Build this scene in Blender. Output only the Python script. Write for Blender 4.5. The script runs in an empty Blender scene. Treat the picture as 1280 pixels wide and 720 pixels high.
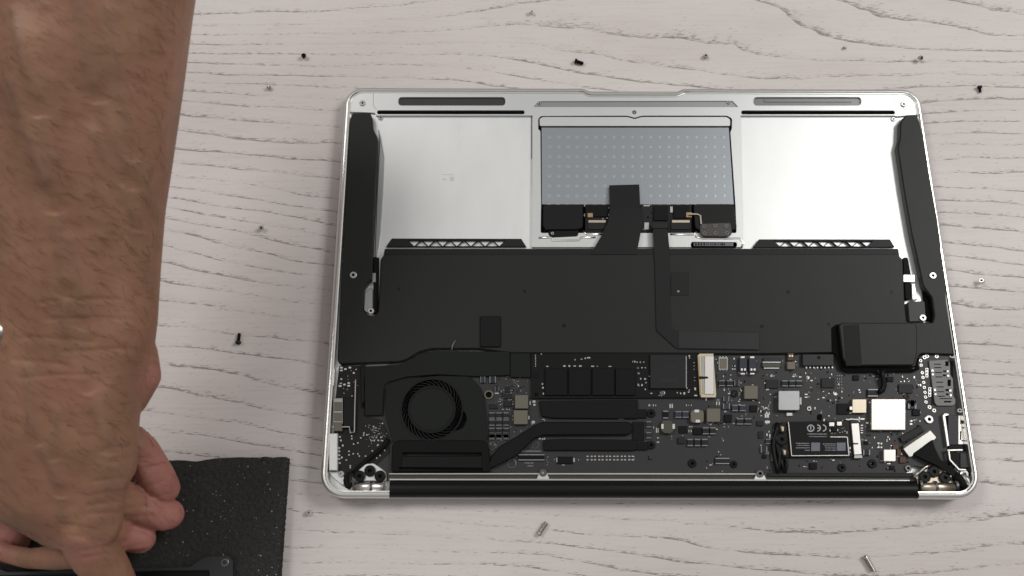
import bpy, bmesh, math, random
from mathutils import Vector, Matrix, Euler
from mathutils.geometry import tessellate_polygon
from mathutils import noise as mnoise

random.seed(7)
scene = bpy.context.scene
COL = scene.collection
mm = 0.001

# ------------------------------------------------------------------ camera
FOC = 1134.98                                     # focal length in pixels of a 1280 px wide frame
CAM_LOC = Vector((-0.069812, -0.143397, 0.466896))
CAM_ROT = Euler((0.293016, -0.003844, 0.001222), 'XYZ')
cam = bpy.data.cameras.new('camera')
cam.sensor_width = 36.0
cam.lens = 36.0 * FOC / 1280.0
cam.clip_start = 0.01
cam.clip_end = 20.0
camo = bpy.data.objects.new('camera', cam)
camo.location = CAM_LOC
camo.rotation_euler = CAM_ROT
COL.objects.link(camo)
scene.camera = camo
cam.dof.use_dof = True
cam.dof.focus_distance = 0.475
cam.dof.aperture_fstop = 10.0
CAM_M = CAM_ROT.to_matrix()

# ------------------------------------------------------------------ room light
world = bpy.data.worlds.new('World')
scene.world = world
world.use_nodes = True
bg = world.node_tree.nodes['Background']
_wn, _wl = world.node_tree.nodes, world.node_tree.links
_tc = _wn.new('ShaderNodeTexCoord')                # pale ceiling overhead, dimmer walls towards the horizon
_sx = _wn.new('ShaderNodeSeparateXYZ'); _wl.new(_tc.outputs['Generated'], _sx.inputs[0])
_mr = _wn.new('ShaderNodeMapRange'); _mr.interpolation_type = 'SMOOTHSTEP'
_mr.inputs['From Min'].default_value = 0.15; _mr.inputs['From Max'].default_value = 0.85
_mr.inputs['To Min'].default_value = 0.12; _mr.inputs['To Max'].default_value = 0.42
_wl.new(_sx.outputs['Z'], _mr.inputs['Value'])
_wl.new(_mr.outputs[0], bg.inputs['Strength'])
bg.inputs['Color'].default_value = (1.0, 0.98, 0.965, 1)


def lamp(name, loc, target, sx, sy, power, color):
    l = bpy.data.lights.new(name, 'AREA')
    l.shape = 'RECTANGLE'
    l.size, l.size_y, l.energy, l.color = sx, sy, power, color
    o = bpy.data.objects.new(name, l)
    o.location = loc
    o.rotation_euler = (Vector(target) - Vector(loc)).to_track_quat('-Z', 'Y').to_euler()
    COL.objects.link(o)
    return o


lamp('ceiling_lamp', (1.60, 0.70, 1.75), (1.60, 0.70, 0), 1.0, 0.8, 38, (1.0, 0.985, 0.97))
lamp('ceiling_lamp', (-1.25, 0.70, 1.75), (-1.25, 0.70, 0), 0.8, 0.6, 18, (1.0, 0.975, 0.95))

vs = scene.view_settings
vs.view_transform = 'Standard'
vs.look = 'None'
vs.exposure = 0.0
vs.gamma = 1.0
vs.use_curve_mapping = False


# ------------------------------------------------------------------ survey helpers
def P(px, py, z):
    """point at height z (metres above the table) that lies behind pixel (px, py) of the photograph"""
    d = CAM_M @ Vector(((px - 640) / FOC, (360 - py) / FOC, -1.0))
    t = (z - CAM_LOC.z) / d.z
    return CAM_LOC + d * t


def px_size(px, py, z):
    return (P(px + 1, py, z) - P(px, py, z)).length


def Zm(x0, y0, s):
    return lambda *p: [(x0 + x / s, y0 + y / s) for x, y in p]


zA = Zm(395, 380, 6); zB = Zm(395, 500, 5.54); zC = Zm(590, 430, 6); zD = Zm(590, 500, 5.54)
zE = Zm(790, 400, 6); zF = Zm(790, 500, 5.54); zG = Zm(960, 390, 4.74); zH = Zm(960, 500, 4.74)
t1 = Zm(400, 90, 4.5); t2 = Zm(660, 90, 4.5); t3 = Zm(920, 90, 4.5)
t4 = Zm(400, 250, 4.5); t5 = Zm(660, 220, 4.5); t6 = Zm(920, 270, 4.5)
zI = Zm(1130, 430, 7.2); zJ = Zm(1130, 520, 6.55); zK = Zm(400, 440, 8); zL = Zm(960, 515, 8)
zM = Zm(800, 480, 10.29); zN = Zm(600, 430, 10.29); zS = Zm(0, 600, 4.267)


def rc(x0, y0, x1, y1):
    return [(x0, y0), (x1, y0), (x1, y1), (x0, y1)]


def fillet(poly, r, n=4):
    """round every corner of a 2D polygon by r"""
    out = []
    N = len(poly)
    for i in range(N):
        a, b, c = Vector(poly[i - 1][:2]), Vector(poly[i][:2]), Vector(poly[(i + 1) % N][:2])
        u, w = a - b, c - b
        lu, lw = u.length, w.length
        rr = min(r, lu * .45, lw * .45)
        p0, p1 = b + u / lu * rr, b + w / lw * rr
        for k in range(n + 1):
            t = k / n
            out.append(tuple((p0 * (1 - t) ** 2 + b * 2 * t * (1 - t) + p1 * t * t)))
    return out


def area2(p):
    return sum(p[i - 1][0] * p[i][1] - p[i][0] * p[i - 1][1] for i in range(len(p)))


def inset(loop, d):
    """move a closed CCW loop of 2D vectors inwards by d"""
    out = []
    N = len(loop)
    for i in range(N):
        a, b, c = loop[i - 1], loop[i], loop[(i + 1) % N]
        e1, e2 = (b - a), (c - b)
        if e1.length < 1e-9 or e2.length < 1e-9:
            out.append(b.copy()); continue
        e1.normalize(); e2.normalize()
        n1, n2 = Vector((-e1.y, e1.x)), Vector((-e2.y, e2.x))
        m = n1 + n2
        if m.length < 1e-6:
            m = n1
        m.normalize()
        k = max(.45, m.dot(n1))
        out.append(b + m * (d / k))
    return out


# ------------------------------------------------------------------ mesh builder
class MB:
    def __init__(self):
        self.v, self.f, self.m = [], [], []

    def face(self, idx, mi=0):
        self.f.append(tuple(idx)); self.m.append(mi)

    def ring(self, pts):
        s = len(self.v)
        self.v += [tuple(p) for p in pts]
        return list(range(s, s + len(pts)))

    def bridge(self, a, b, mi=0, closed=True):
        n = len(a)
        for i in range(n if closed else n - 1):
            j = (i + 1) % n
            self.face((a[i], a[j], b[j], b[i]), mi)

    def prism_w(self, loops, z0, z1, mi=0, bev=.00015, bottom=False, mi_side=None):
        """loops of world xy, first the outline, then holes; bevelled top edge"""
        if mi_side is None: mi_side = mi
        L = []
        for k, lp in enumerate(loops):
            q = [Vector((p[0], p[1])) for p in lp]
            a = area2(q)
            if (a < 0) == (k == 0): q.reverse()
            L.append(q)
        tops, base = [], []
        for q in L:
            r0 = self.ring([(p.x, p.y, z0) for p in q])
            if bev > 0:
                r1 = self.ring([(p.x, p.y, z1 - bev) for p in q])
                qi = inset(q, bev)
            else:
                r1, qi = r0, q
            r2 = self.ring([(p.x, p.y, z1) for p in qi])
            if bev > 0:
                self.bridge(r0, r1, mi_side)
            self.bridge(r1, r2, mi if bev > 0 else mi_side)
            tops.append((r2, qi)); base.append((r0, q))
        idx = [i for r, _ in tops for i in r]
        for t in tessellate_polygon([[Vector((p.x, p.y, 0)) for p in q] for _, q in tops]):
            a, b, c = (idx[i] for i in t)
            A, B, C_ = (Vector(self.v[i]) for i in (a, b, c))
            if (B - A).cross(C_ - A).z < 0: b, c = c, b
            self.face((a, b, c), mi)
        if bottom:
            idx = [i for r, _ in base for i in r]
            for t in tessellate_polygon([[Vector((p.x, p.y, 0)) for p in q] for _, q in base]):
                self.face(tuple(idx[i] for i in t), mi)
        return self

    def prism(self, loops, z0, z1, mi=0, bev=.00015, bottom=False, mi_side=None):
        if not isinstance(loops[0], list): loops = [loops]
        W = [[P(x, y, z1) for x, y in lp] for lp in loops]
        return self.prism_w(W, z0, z1, mi, bev, bottom, mi_side)

    def lathe(self, c, prof, n=20, mis=None, axis=None):
        """revolve (r, h) profile about axis through c"""
        q = Matrix.Identity(3) if axis is None else Vector(axis).to_track_quat('Z', 'Y').to_matrix()
        prev = None
        for k, (r, h) in enumerate(prof):
            cur = self.ring([Vector(c) + q @ Vector((r * math.cos(2 * math.pi * i / n), r * math.sin(2 * math.pi * i / n), h)) for i in range(n)])
            if prev: self.bridge(prev, cur, mis[k - 1] if mis else 0)
            prev = cur
        self.face(prev, mis[-1] if mis else 0)
        return self

    def tube(self, pts, rad, n=8, mi=0, flat=1.0):
        """tube along world points; rad one value or a list"""
        rings = []
        pts = [Vector(p) for p in pts]
        for i, p in enumerate(pts):
            d = (pts[min(i + 1, len(pts) - 1)] - pts[max(i - 1, 0)]).normalized()
            u = d.cross(Vector((0, 0, 1)))
            if u.length < 1e-4: u = Vector((1, 0, 0))
            u.normalize(); w = u.cross(d)
            r = rad[i] if isinstance(rad, (list, tuple)) else rad
            rings.append(self.ring([p + u * r * math.cos(2 * math.pi * k / n) + w * r * flat * math.sin(2 * math.pi * k / n) for k in range(n)]))
        for a, b in zip(rings, rings[1:]): self.bridge(a, b, mi)
        self.face(rings[0][::-1], mi); self.face(rings[-1], mi)
        return self

    def build(self, name, mats, parent=None, smooth=False, kind=None, label=None):
        me = bpy.data.meshes.new(name)
        me.from_pydata(self.v, [], self.f)
        if not isinstance(mats, (list, tuple)): mats = [mats] if mats else []
        for m in mats: me.materials.append(m)
        me.polygons.foreach_set('material_index', self.m)
        if smooth:
            me.polygons.foreach_set('use_smooth', [True] * len(self.f))
        bm = bmesh.new(); bm.from_mesh(me)
        bmesh.ops.recalc_face_normals(bm, faces=bm.faces)
        bm.to_mesh(me); bm.free()
        me.update()
        o = bpy.data.objects.new(name, me)
        COL.objects.link(o)
        if parent: o.parent = parent
        if kind: o['kind'] = kind
        if label: o['label'] = label
        return o


def empty(name, loc, label, cat, group=None, rz=0):
    o = bpy.data.objects.new(name, None)
    o.empty_display_size = .01
    o.location = loc; o.rotation_euler = (0, 0, rz)
    COL.objects.link(o)
    tag(o, label, cat, group)
    return o


def tag(o, label, cat, group=None):
    o['label'] = label; o['category'] = cat
    if group: o['group'] = group


# ------------------------------------------------------------------ materials
def S(r, g, b):
    f = lambda c: (c / 255 / 12.92) if c / 255 <= .04045 else ((c / 255 + .055) / 1.055) ** 2.4
    return (f(r), f(g), f(b), 1)


def mat(name, col, rough=.5, metal=0.0, var=0.0, vscale=300, bump=0.0, bscale=800, spec=.5, stretch=(1, 1, 1), rvar=0.0, coat=0.0):
    m = bpy.data.materials.new(name); m.use_nodes = True
    nt = m.node_tree; b = nt.nodes['Principled BSDF']
    b.inputs['Base Color'].default_value = col
    b.inputs['Roughness'].default_value = rough
    b.inputs['Metallic'].default_value = metal
    b.inputs['Specular IOR Level'].default_value = spec
    if coat: b.inputs['Coat Weight'].default_value = coat
    tc = nt.nodes.new('ShaderNodeTexCoord')
    mp = nt.nodes.new('ShaderNodeMapping'); mp.inputs['Scale'].default_value = stretch
    nt.links.new(tc.outputs['Object'], mp.inputs['Vector'])
    if var or rvar:
        n = nt.nodes.new('ShaderNodeTexNoise'); n.inputs['Scale'].default_value = vscale
        n.inputs['Detail'].default_value = 5; n.inputs['Roughness'].default_value = .6
        nt.links.new(mp.outputs[0], n.inputs['Vector'])
        if var:
            r = nt.nodes.new('ShaderNodeMix'); r.data_type = 'RGBA'
            r.inputs['A'].default_value = tuple(c * (1 - var) for c in col[:3]) + (1,)
            r.inputs['B'].default_value = tuple(min(1, c * (1 + var)) for c in col[:3]) + (1,)
            nt.links.new(n.outputs['Fac'], r.inputs['Factor'])
            nt.links.new(r.outputs['Result'], b.inputs['Base Color'])
        if rvar:
            mr = nt.nodes.new('ShaderNodeMapRange')
            mr.inputs['From Min'].default_value = .3; mr.inputs['From Max'].default_value = .7
            mr.inputs['To Min'].default_value = max(.02, rough - rvar); mr.inputs['To Max'].default_value = min(1, rough + rvar)
            nt.links.new(n.outputs['Fac'], mr.inputs['Value']); nt.links.new(mr.outputs[0], b.inputs['Roughness'])
    if bump:
        n2 = nt.nodes.new('ShaderNodeTexNoise'); n2.inputs['Scale'].default_value = bscale
        n2.inputs['Detail'].default_value = 4
        nt.links.new(mp.outputs[0], n2.inputs['Vector'])
        bp = nt.nodes.new('ShaderNodeBump'); bp.inputs['Strength'].default_value = bump
        bp.inputs['Distance'].default_value = .0002
        nt.links.new(n2.outputs['Fac'], bp.inputs['Height']); nt.links.new(bp.outputs[0], b.inputs['Normal'])
    return m


M = {}
M['alu'] = mat('anodised aluminium', (.66, .67, .66, 1), .42, 1.0, .02, 120, .06, 6000)
M['alu_bright'] = mat('machined aluminium edge', (.84, .83, .80, 1), .30, 1.0, .02, 200, .04, 5000)
M['alu_deck'] = mat('milled aluminium deck', (.73, .74, .73, 1), .48, 1.0, .05, 40, .06, 3000, stretch=(3, 1, 1), rvar=.012)
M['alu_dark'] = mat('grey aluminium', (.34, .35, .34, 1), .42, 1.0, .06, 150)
M['channel'] = mat('dark rail channel', S(62, 60, 54), .5, 0, .2, 150, spec=.2)
M['pad_metal'] = mat('trackpad steel', (.385, .415, .440, 1), .36, 1.0, .02, 90)
M['pad_dimple'] = mat('trackpad embossing', (.385, .415, .440, 1), .42, 1.0, .02, 90)
M['steel'] = mat('screw steel', (.50, .49, .47, 1), .32, 1.0, .15, 900)
M['steel_dark'] = mat('dark steel', (.16, .155, .15, 1), .38, 1.0, .2, 900)
M['tin'] = mat('tinned pad', (.56, .55, .52, 1), .34, 1.0, .15, 1500)
M['endcap'] = mat('component end', (.20, .21, .22, 1), .42, .8, .15, 1500)
M['gold'] = mat('gold contact', (.55, .41, .22, 1), .3, 1.0, .1, 900)
M['shield'] = mat('shield can', (.68, .66, .62, 1), .38, 1.0, .03, 200, .04, 3000)
M['can'] = mat('inductor can', (.36, .37, .37, 1), .40, 1.0, .08, 300, .08, 2500)
M['portgrey'] = mat('port shell grey', S(112, 112, 110), .5, .25, .1, 500, spec=.25)
M['plug'] = mat('plug shell', (.50, .49, .46, 1), .4, 1.0, .08, 300)
M['champagne'] = mat('connector shell', (.56, .49, .385, 1), .38, 1.0, .06, 300)
DK = dict(spec=.22)
M['battery'] = mat('battery film', S(24, 25, 23), .50, 0, .06, 60, .55, 70, spec=.30)
M['battery2'] = mat('battery tape', S(23, 23, 23), .5, 0, .04, 80, .05, 2500, spec=.24)
M['black'] = mat('black plastic', S(13, 13, 13), .42, 0, .1, 300, .05, 3000, spec=.2)
M['blackgloss'] = mat('hinge plastic', S(10, 10, 10), .45, 0, .08, 200, .03, 2000, spec=.26)
M['rubber'] = mat('black rubber', S(15, 16, 15), .62, 0, .1, 200, .1, 2500, spec=.12)
M['tape'] = mat('grey black tape', S(27, 30, 28), .5, 0, .05, 100, .06, 2500, spec=.12)
M['ribbon'] = mat('ribbon cable', S(21, 22, 22), .44, 0, .05, 120, .04, 1500, spec=.25)
M['ribbon2'] = mat('ribbon stiffener', S(34, 35, 36), .4, 0, .06, 120, .04, 1500, spec=.3)
M['pcb'] = mat('board mask', S(46, 45, 46), .44, 0, .14, 260, .10, 3500, spec=.32)
M['pcb_brown'] = mat('io board mask', S(26, 24, 22), .48, 0, .14, 260, .10, 3500, spec=.22)
M['ssd'] = mat('ssd mask', S(23, 23, 23), .45, 0, .1, 260, .08, 3500, spec=.12)
M['chip'] = mat('chip resin', S(28, 28, 29), .5, 0, .08, 500, .06, 4000, spec=.25)
M['chip_dark'] = mat('dark chip resin', S(19, 19, 20), .5, 0, .08, 500, .06, 4000, spec=.12)
M['cap'] = mat('ceramic body', S(34, 35, 38), .4, 0, .15, 700, spec=.3)
M['cap_blue'] = mat('blue grey ceramic', S(44, 48, 58), .4, 0, .15, 700, spec=.3)
M['ind'] = mat('inductor ferrite', S(104, 99, 89), .5, .3, .08, 500, .1, 2500, spec=.3)
M['ind_olive'] = mat('olive ferrite', S(74, 74, 62), .5, .2, .08, 500, .1, 2500, spec=.3)
M['brown'] = mat('tantalum body', S(78, 54, 40), .45, 0, .1, 500, spec=.3)
M['print'] = mat('white print', S(175, 175, 175), .6)
M['printdim'] = mat('grey print', S(125, 127, 132), .6)
M['patch'] = mat('grey sticker', S(96, 100, 108), .5, 0, .1, 500)
M['heat'] = mat('black heat pipe', S(22, 23, 24), .40, .0, .08, 200, .05, 2500, spec=.12)
M['slotgrey'] = mat('dark slot insert', S(52, 52, 51), .5, .3, .1, 200)
M['slotlight'] = mat('grey slot insert', (.20, .205, .20, 1), .45, 1.0, .1, 200)
M['hole'] = mat('dark recess', S(5, 5, 5), .8, spec=.1)
M['vent'] = mat('vent strip', S(24, 26, 27), .5, 0, .05, 300, spec=.25)
M['frame'] = mat('grey bracket paint', S(50, 51, 54), .45, .2, .08, 400, .08, 3000, spec=.3)
M['rivet'] = mat('grey bracket', S(74, 72, 68), .42, .6, .08, 400)


def wood_material():
    m = bpy.data.materials.new('whitewashed oak'); m.use_nodes = True
    nt = m.node_tree; N = nt.nodes; L = nt.links
    b = N['Principled BSDF']
    tc = N.new('ShaderNodeTexCoord')

    def mathn(op, a, c=None, clamp=False):
        n = N.new('ShaderNodeMath'); n.operation = op; n.use_clamp = clamp
        for i, x in enumerate((a, c)):
            if x is None: continue
            if isinstance(x, (int, float)): n.inputs[i].default_value = x
            else: L.new(x, n.inputs[i])
        return n.outputs[0]

    def noise(scale, sc=(1, 1, 1), det=2, rough=.5, loc=(0, 0, 0), rot=0):
        mp = N.new('ShaderNodeMapping'); mp.inputs['Scale'].default_value = sc; mp.inputs['Location'].default_value = loc
        mp.inputs['Rotation'].default_value = (0, 0, rot)
        L.new(tc.outputs['Object'], mp.inputs['Vector'])
        n = N.new('ShaderNodeTexNoise'); n.inputs['Scale'].default_value = scale
        n.inputs['Detail'].default_value = det; n.inputs['Roughness'].default_value = rough
        L.new(mp.outputs[0], n.inputs['Vector'])
        return n.outputs['Fac']

    def ramp(x, a, c, lo=0.0, hi=1.0, smooth=True):
        n = N.new('ShaderNodeMapRange')
        if smooth: n.interpolation_type = 'SMOOTHSTEP'
        n.inputs['From Min'].default_value = a; n.inputs['From Max'].default_value = c
        n.inputs['To Min'].default_value = lo; n.inputs['To Max'].default_value = hi
        L.new(x, n.inputs['Value'])
        return n.outputs[0]

    sep = N.new('ShaderNodeSeparateXYZ'); L.new(tc.outputs['Object'], sep.inputs[0])
    y = sep.outputs['Y']
    big = noise(3.2, (.75, 2.6, 1), 1, .4, (1.7, .4, 0))
    mid = noise(16, (.35, 1.3, 1), 2, .5, (.2, 2.1, 0))
    wob = noise(90, (.5, 1, 1), 2, .5)
    # ring coordinate: rows run along x, warped into slow waves and arches
    t = mathn('ADD', mathn('MULTIPLY', y, 112.0), mathn('MULTIPLY', sep.outputs['X'], 5.0))
    t = mathn('ADD', t, mathn('MULTIPLY', big, 11.0))
    t = mathn('ADD', t, mathn('MULTIPLY', mid, 2.0))
    t = mathn('ADD', t, mathn('MULTIPLY', wob, .35))
    fr = mathn('FRACT', t)
    dens = mathn('POWER', mathn('SUBTRACT', 1.0, fr), 6.0)          # pores crowd at the start of each ring
    rowvar = noise(30, (.16, 1.0, 1), 2, .5, (3, 5, 0))              # some rows stronger than others
    pore = noise(1700, (.13, 1.0, 1), 2, .6, rot=.10)
    pore2 = noise(2300, (.08, 1.0, 1), 1, .6, rot=.05)
    patch = noise(120, (.35, 1, 1), 2, .5, (7, 1, 0))
    lv = mathn('MULTIPLY', dens, ramp(rowvar, .36, .58, .35, 1.0))
    lv = mathn('MULTIPLY', lv, ramp(patch, .34, .52, .55, 1.0))
    s = mathn('ADD', mathn('MULTIPLY', lv, .36), pore)
    mask = ramp(s, .655, .775)
    mask2 = mathn('MULTIPLY', ramp(pore2, .60, .74), ramp(dens, .05, .8, .03, .45))
    mask = mathn('MAXIMUM', mask, mask2)
    soft = mathn('MULTIPLY', ramp(dens, .0, 1.0), .16)
    cloud = noise(9, (.5, 1.6, 1), 3, .55, (4, 4, 0))
    fine = noise(700, (.06, 1, 1), 3, .6)
    c1 = N.new('ShaderNodeMix'); c1.data_type = 'RGBA'
    c1.inputs['A'].default_value = (.540, .494, .474, 1); c1.inputs['B'].default_value = (.618, .574, .554, 1)
    L.new(ramp(cloud, .3, .7), c1.inputs['Factor'])
    c2 = N.new('ShaderNodeMix'); c2.data_type = 'RGBA'; c2.blend_type = 'MULTIPLY'
    c2.inputs['B'].default_value = (.80, .78, .76, 1)
    L.new(c1.outputs['Result'], c2.inputs['A']); L.new(mathn('ADD', soft, ramp(fine, .45, .75, 0, .35)), c2.inputs['Factor'])
    c3 = N.new('ShaderNodeMix'); c3.data_type = 'RGBA'
    c3.inputs['B'].default_value = (.205, .183, .166, 1)
    L.new(c2.outputs['Result'], c3.inputs['A']); L.new(mathn('MULTIPLY', mask, ramp(patch, .3, .6, .58, .90)), c3.inputs['Factor'])
    L.new(c3.outputs['Result'], b.inputs['Base Color'])
    b.inputs['Roughness'].default_value = .5
    b.inputs['Specular IOR Level'].default_value = .35
    bp = N.new('ShaderNodeBump'); bp.inputs['Strength'].default_value = .35; bp.inputs['Distance'].default_value = .0003
    bp.invert = True
    L.new(mask, bp.inputs['Height']); L.new(bp.outputs[0], b.inputs['Normal'])
    return m


# ------------------------------------------------------------------ table
tb = MB()
a, bq = -.75, .75
tb.prism_w([[(-.9, -.7), (.9, -.7), (.9, .75), (-.9, .75)]], -.025, 0.0, bev=.001, bottom=True)
table = tb.build('table_top', wood_material())
table['kind'] = 'structure'

# ------------------------------------------------------------------ laptop
W2, H2 = .1625, .1135
ZF = .0062                                            # inner floor of the deck
def rim_z(y): return .0085 + (.0130 - .0085) * (H2 - y) / (2 * H2)


laptop = empty('laptop', (0, 0, 0), 'opened silver laptop lying face down with its bottom cover off', 'laptop')


def arc(cx, cy, r, a0, a1, n=10):
    return [Vector((cx + r * math.cos(math.radians(a0 + (a1 - a0) * k / n)), cy + r * math.sin(math.radians(a0 + (a1 - a0) * k / n)))) for k in range(n + 1)]


xl = P(487, 612, .012).x; xr = P(1147, 612, .012).x
n0 = P(728, 109, .009).x; n1 = P(740, 109, .009).x; n2 = P(843, 109, .009).x; n3 = P(857, 109, .009).x
RB, RF, ND = .012, .0105, .0021


def smooth_step(xa, ya, xb, yb, n=8):
    out = []
    for k in range(n + 1):
        t = k / n
        out.append(Vector((xa + (xb - xa) * t, ya + (yb - ya) * (t * t * (3 - 2 * t)))))
    return out


# outline of the base, counter-clockwise from the right hinge stub round to the left one
path = [Vector((xr, -H2)), Vector((xr + .006, -H2))] + arc(W2 - RB, -H2 + RB, RB, -90, 0) + [Vector((W2, -.04)), Vector((W2, 0)), Vector((W2, .05))]
path += arc(W2 - RF, H2 - RF, RF, 0, 90) + smooth_step(n3, H2, n2, H2 - ND) + smooth_step(n1, H2 - ND, n0, H2)
path += arc(-W2 + RF, H2 - RF, RF, 90, 180) + [Vector((-W2, .05)), Vector((-W2, 0)), Vector((-W2, -.04))] + arc(-W2 + RB, -H2 + RB, RB, 180, 270) + [Vector((xl - .006, -H2)), Vector((xl, -H2))]


def off_open(pts, d):
    out = []
    for i, p in enumerate(pts):
        e = (pts[min(i + 1, len(pts) - 1)] - pts[max(i - 1, 0)]).normalized()
        out.append(p + Vector((-e.y, e.x)) * d)
    return out


# lid under the base
m = MB()
lid = arc(W2 - RB, -H2 + RB, RB, -90, 0) + arc(W2 - RF, H2 - RF, RF, 0, 90) + arc(-W2 + RF, H2 - RF, RF, 90, 180) + arc(-W2 + RB, -H2 + RB, RB, 180, 270)
m.prism_w([lid], .0006, .0046, bev=.0006, bottom=True)
m.build('lid', M['alu'], laptop)
m = MB()
for fx, fy in ((-.14, -.09), (.14, -.09), (-.14, .09), (.14, .09)):
    m.lathe((fx, fy, 0), [(.004, 0), (.004, .0008)], 16)
m.build('lid_pads', M['rubber'], laptop, kind='stuff')

# rim
prof = [(.0010, .0050, 0), (.0000, .0062, 0), (.0000, -.0020, 1), (.0003, -.0010, 1), (.0009, -.0003, 1), (.0016, 0, 1), (.0023, 0, 1), (.0024, -.0018, 1),
        (.0028, -.0018, 1), (.0029, -.0005, 1), (.0034, -.0006, 1), (.0036, .0060, 0)]
m = MB(); prev = None
for k, (ins, z, rel) in enumerate(prof):
    pts = off_open(path, ins)
    r = m.ring([(p.x, p.y, (rim_z(p.y) + z) if rel else z) for p in pts])
    if prev: m.bridge(prev, r, 0, closed=False)
    prev = r
n = len(path); K = len(prof)
m.face([k * n for k in range(K)]); m.face([k * n + n - 1 for k in range(K)][::-1])
rim = m.build('case_rim', M['alu_bright'], laptop, smooth=True)
for p_ in rim.data.polygons:
    p_.use_smooth = True
md = rim.modifiers.new('edges', 'EDGE_SPLIT'); md.split_angle = math.radians(35)

# deck floor (underside of the palm rest)
m = MB()
m.prism_w([[p for p in off_open(path, .0030)]], .0049, ZF, bev=0)
deck = m.build('deck', M['alu_deck'], laptop)

rr = random.Random(8); m = MB()
for k in range(7):
    c = P(576 + rr.uniform(-3, 2), 160 + k * 4.2, ZF); w_ = rr.uniform(.0003, .0006)
    m.lathe((c.x, c.y, ZF), [(w_, .00001), (w_ * .7, .00004)], 8)
m.build('residue', M['alu'], deck, kind='stuff')
m = MB()
for x, y, w_, h_ in ((553, 217.5, 15, 1.2), (553, 223, 5, 2), (562, 221, 6, 5), (601, 203, 2, 1)):
    m.prism(rc(x, y, x + w_, y + h_), ZF, ZF + .00003, bev=0)
m.build('glue_trace', M['alu_bright'], deck, kind='stuff')
# front ledge and frame round the trackpad
ZL = .0076
ledge = [(437, 138), (440, 122), (449, 114), (722, 114), (737, 119), (849, 119), (864, 115), (1132, 116), (1143, 121), (1149, 133), (1150, 143), (1120, 145.5), (1118, 144.5), (926, 144.5), (929, 309), (664.5, 309), (665.5, 144.5), (470, 144.5), (468, 141), (438, 140)]
slotL = fillet(rc(498, 121.5, 631.5, 131.8), 5, 5)
slotR = fillet(rc(942, 121.5, 1076.5, 131.8), 5, 5)
slitL = fillet(rc(471.5, 138, 655.5, 142.6), 2, 3)
slitR = fillet(rc(926.8, 138.2, 1118.5, 142.8), 2, 3)
well = fillet(t2((58, 262), (72, 248), (560, 246), (600, 258), (640, 246), (1120, 246), (1148, 262), (1146, 322), (1138, 335), (1166, 742)) + [(920.5, 291), (676, 291)] + t2((74, 760), (70, 330), (58, 322)), 2, 3)
band = t2((30, 196), (62, 165), (1150, 163), (1182, 196))
m = MB()
m.prism([ledge, slotL, slotR, slitL, slitR, well, band], ZF - .0003, ZL, bev=.00012)
m.build('front_ledge', M['alu'], laptop)
MB().prism(slotL, .0055, .0066, bev=0).build('slot_grille', M['slotgrey'], laptop, label='dark slot in the front ledge, left of the trackpad')
g = MB(); g.prism(slotR, .0055, .0066, bev=0); g.prism(rc(955, 123.4, 1064, 127.6), .0066, .0069, bev=.0001)
g.build('slot_grille', M['slotlight'], laptop, label='silver slot in the front ledge, right of the trackpad')
MB().prism([(p[0], p[1]) for p in slitL], .0061, ZF + .0001, bev=0).build('slit', M['hole'], laptop)
MB().prism([(p[0], p[1]) for p in slitR], .0061, ZF + .0001, bev=0).build('slit', M['hole'], laptop)
MB().prism(band, .0061, ZF + .0008, bev=0).build('ledge_inlay', M['alu_dark'], laptop)
# seams and grooves in the deck
for nm, q, w_ in (('groove', t1((1190, 245), (1190, 490)), .0007), ('groove', t2((1183, 250), (1197, 470)), .0005), ('groove', t1((1190, 490), (1195, 960)), .00018)):
    a_, b_ = P(*q[0], ZF), P(*q[1], ZF)
    g = MB(); g.tube([a_, b_], w_ / 2, 6, flat=.25); g.build(nm, M['steel_dark'], laptop)
for q in (t1((300, 120), (300, 190), (318, 212)), t3((870, 118), (890, 140), (896, 210))):
    g = MB(); g.tube([P(x, y, ZL) for x, y in q], .00012, 5, flat=.4); g.build('ledge_seam', M['steel_dark'], laptop)


def fixed_screw(px, py, z, r, parent, m1='steel', m2='hole', h=.0007, nm='screw', hole=.42):
    o = MB().lathe(P(px, py, z + h), [(r * 1.02, -h - .0004), (r, -.0002), (r * .86, 0), (r * hole, 0), (r * hole * .8, -.0006)], 18, [0, 0, 0, 1, 1])
    return o.build(nm, [M[m1], M[m2]], parent)


for x, y, z, r in ((453, 128.5, ZL, .0017), (1130, 130, ZL, .0017), (476, 147, ZF, .0014), (1117, 148.5, ZF, .0014), (793, 140, ZL - .0004, .0012), (674.5, 128.6, ZL - .0006, .0011), (911, 127.6, ZL - .0006, .0011)):
    fixed_screw(x, y, z, r, laptop, 'steel_dark' if y > 135 and x > 700 and x < 900 else 'steel', hole=.36)

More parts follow.
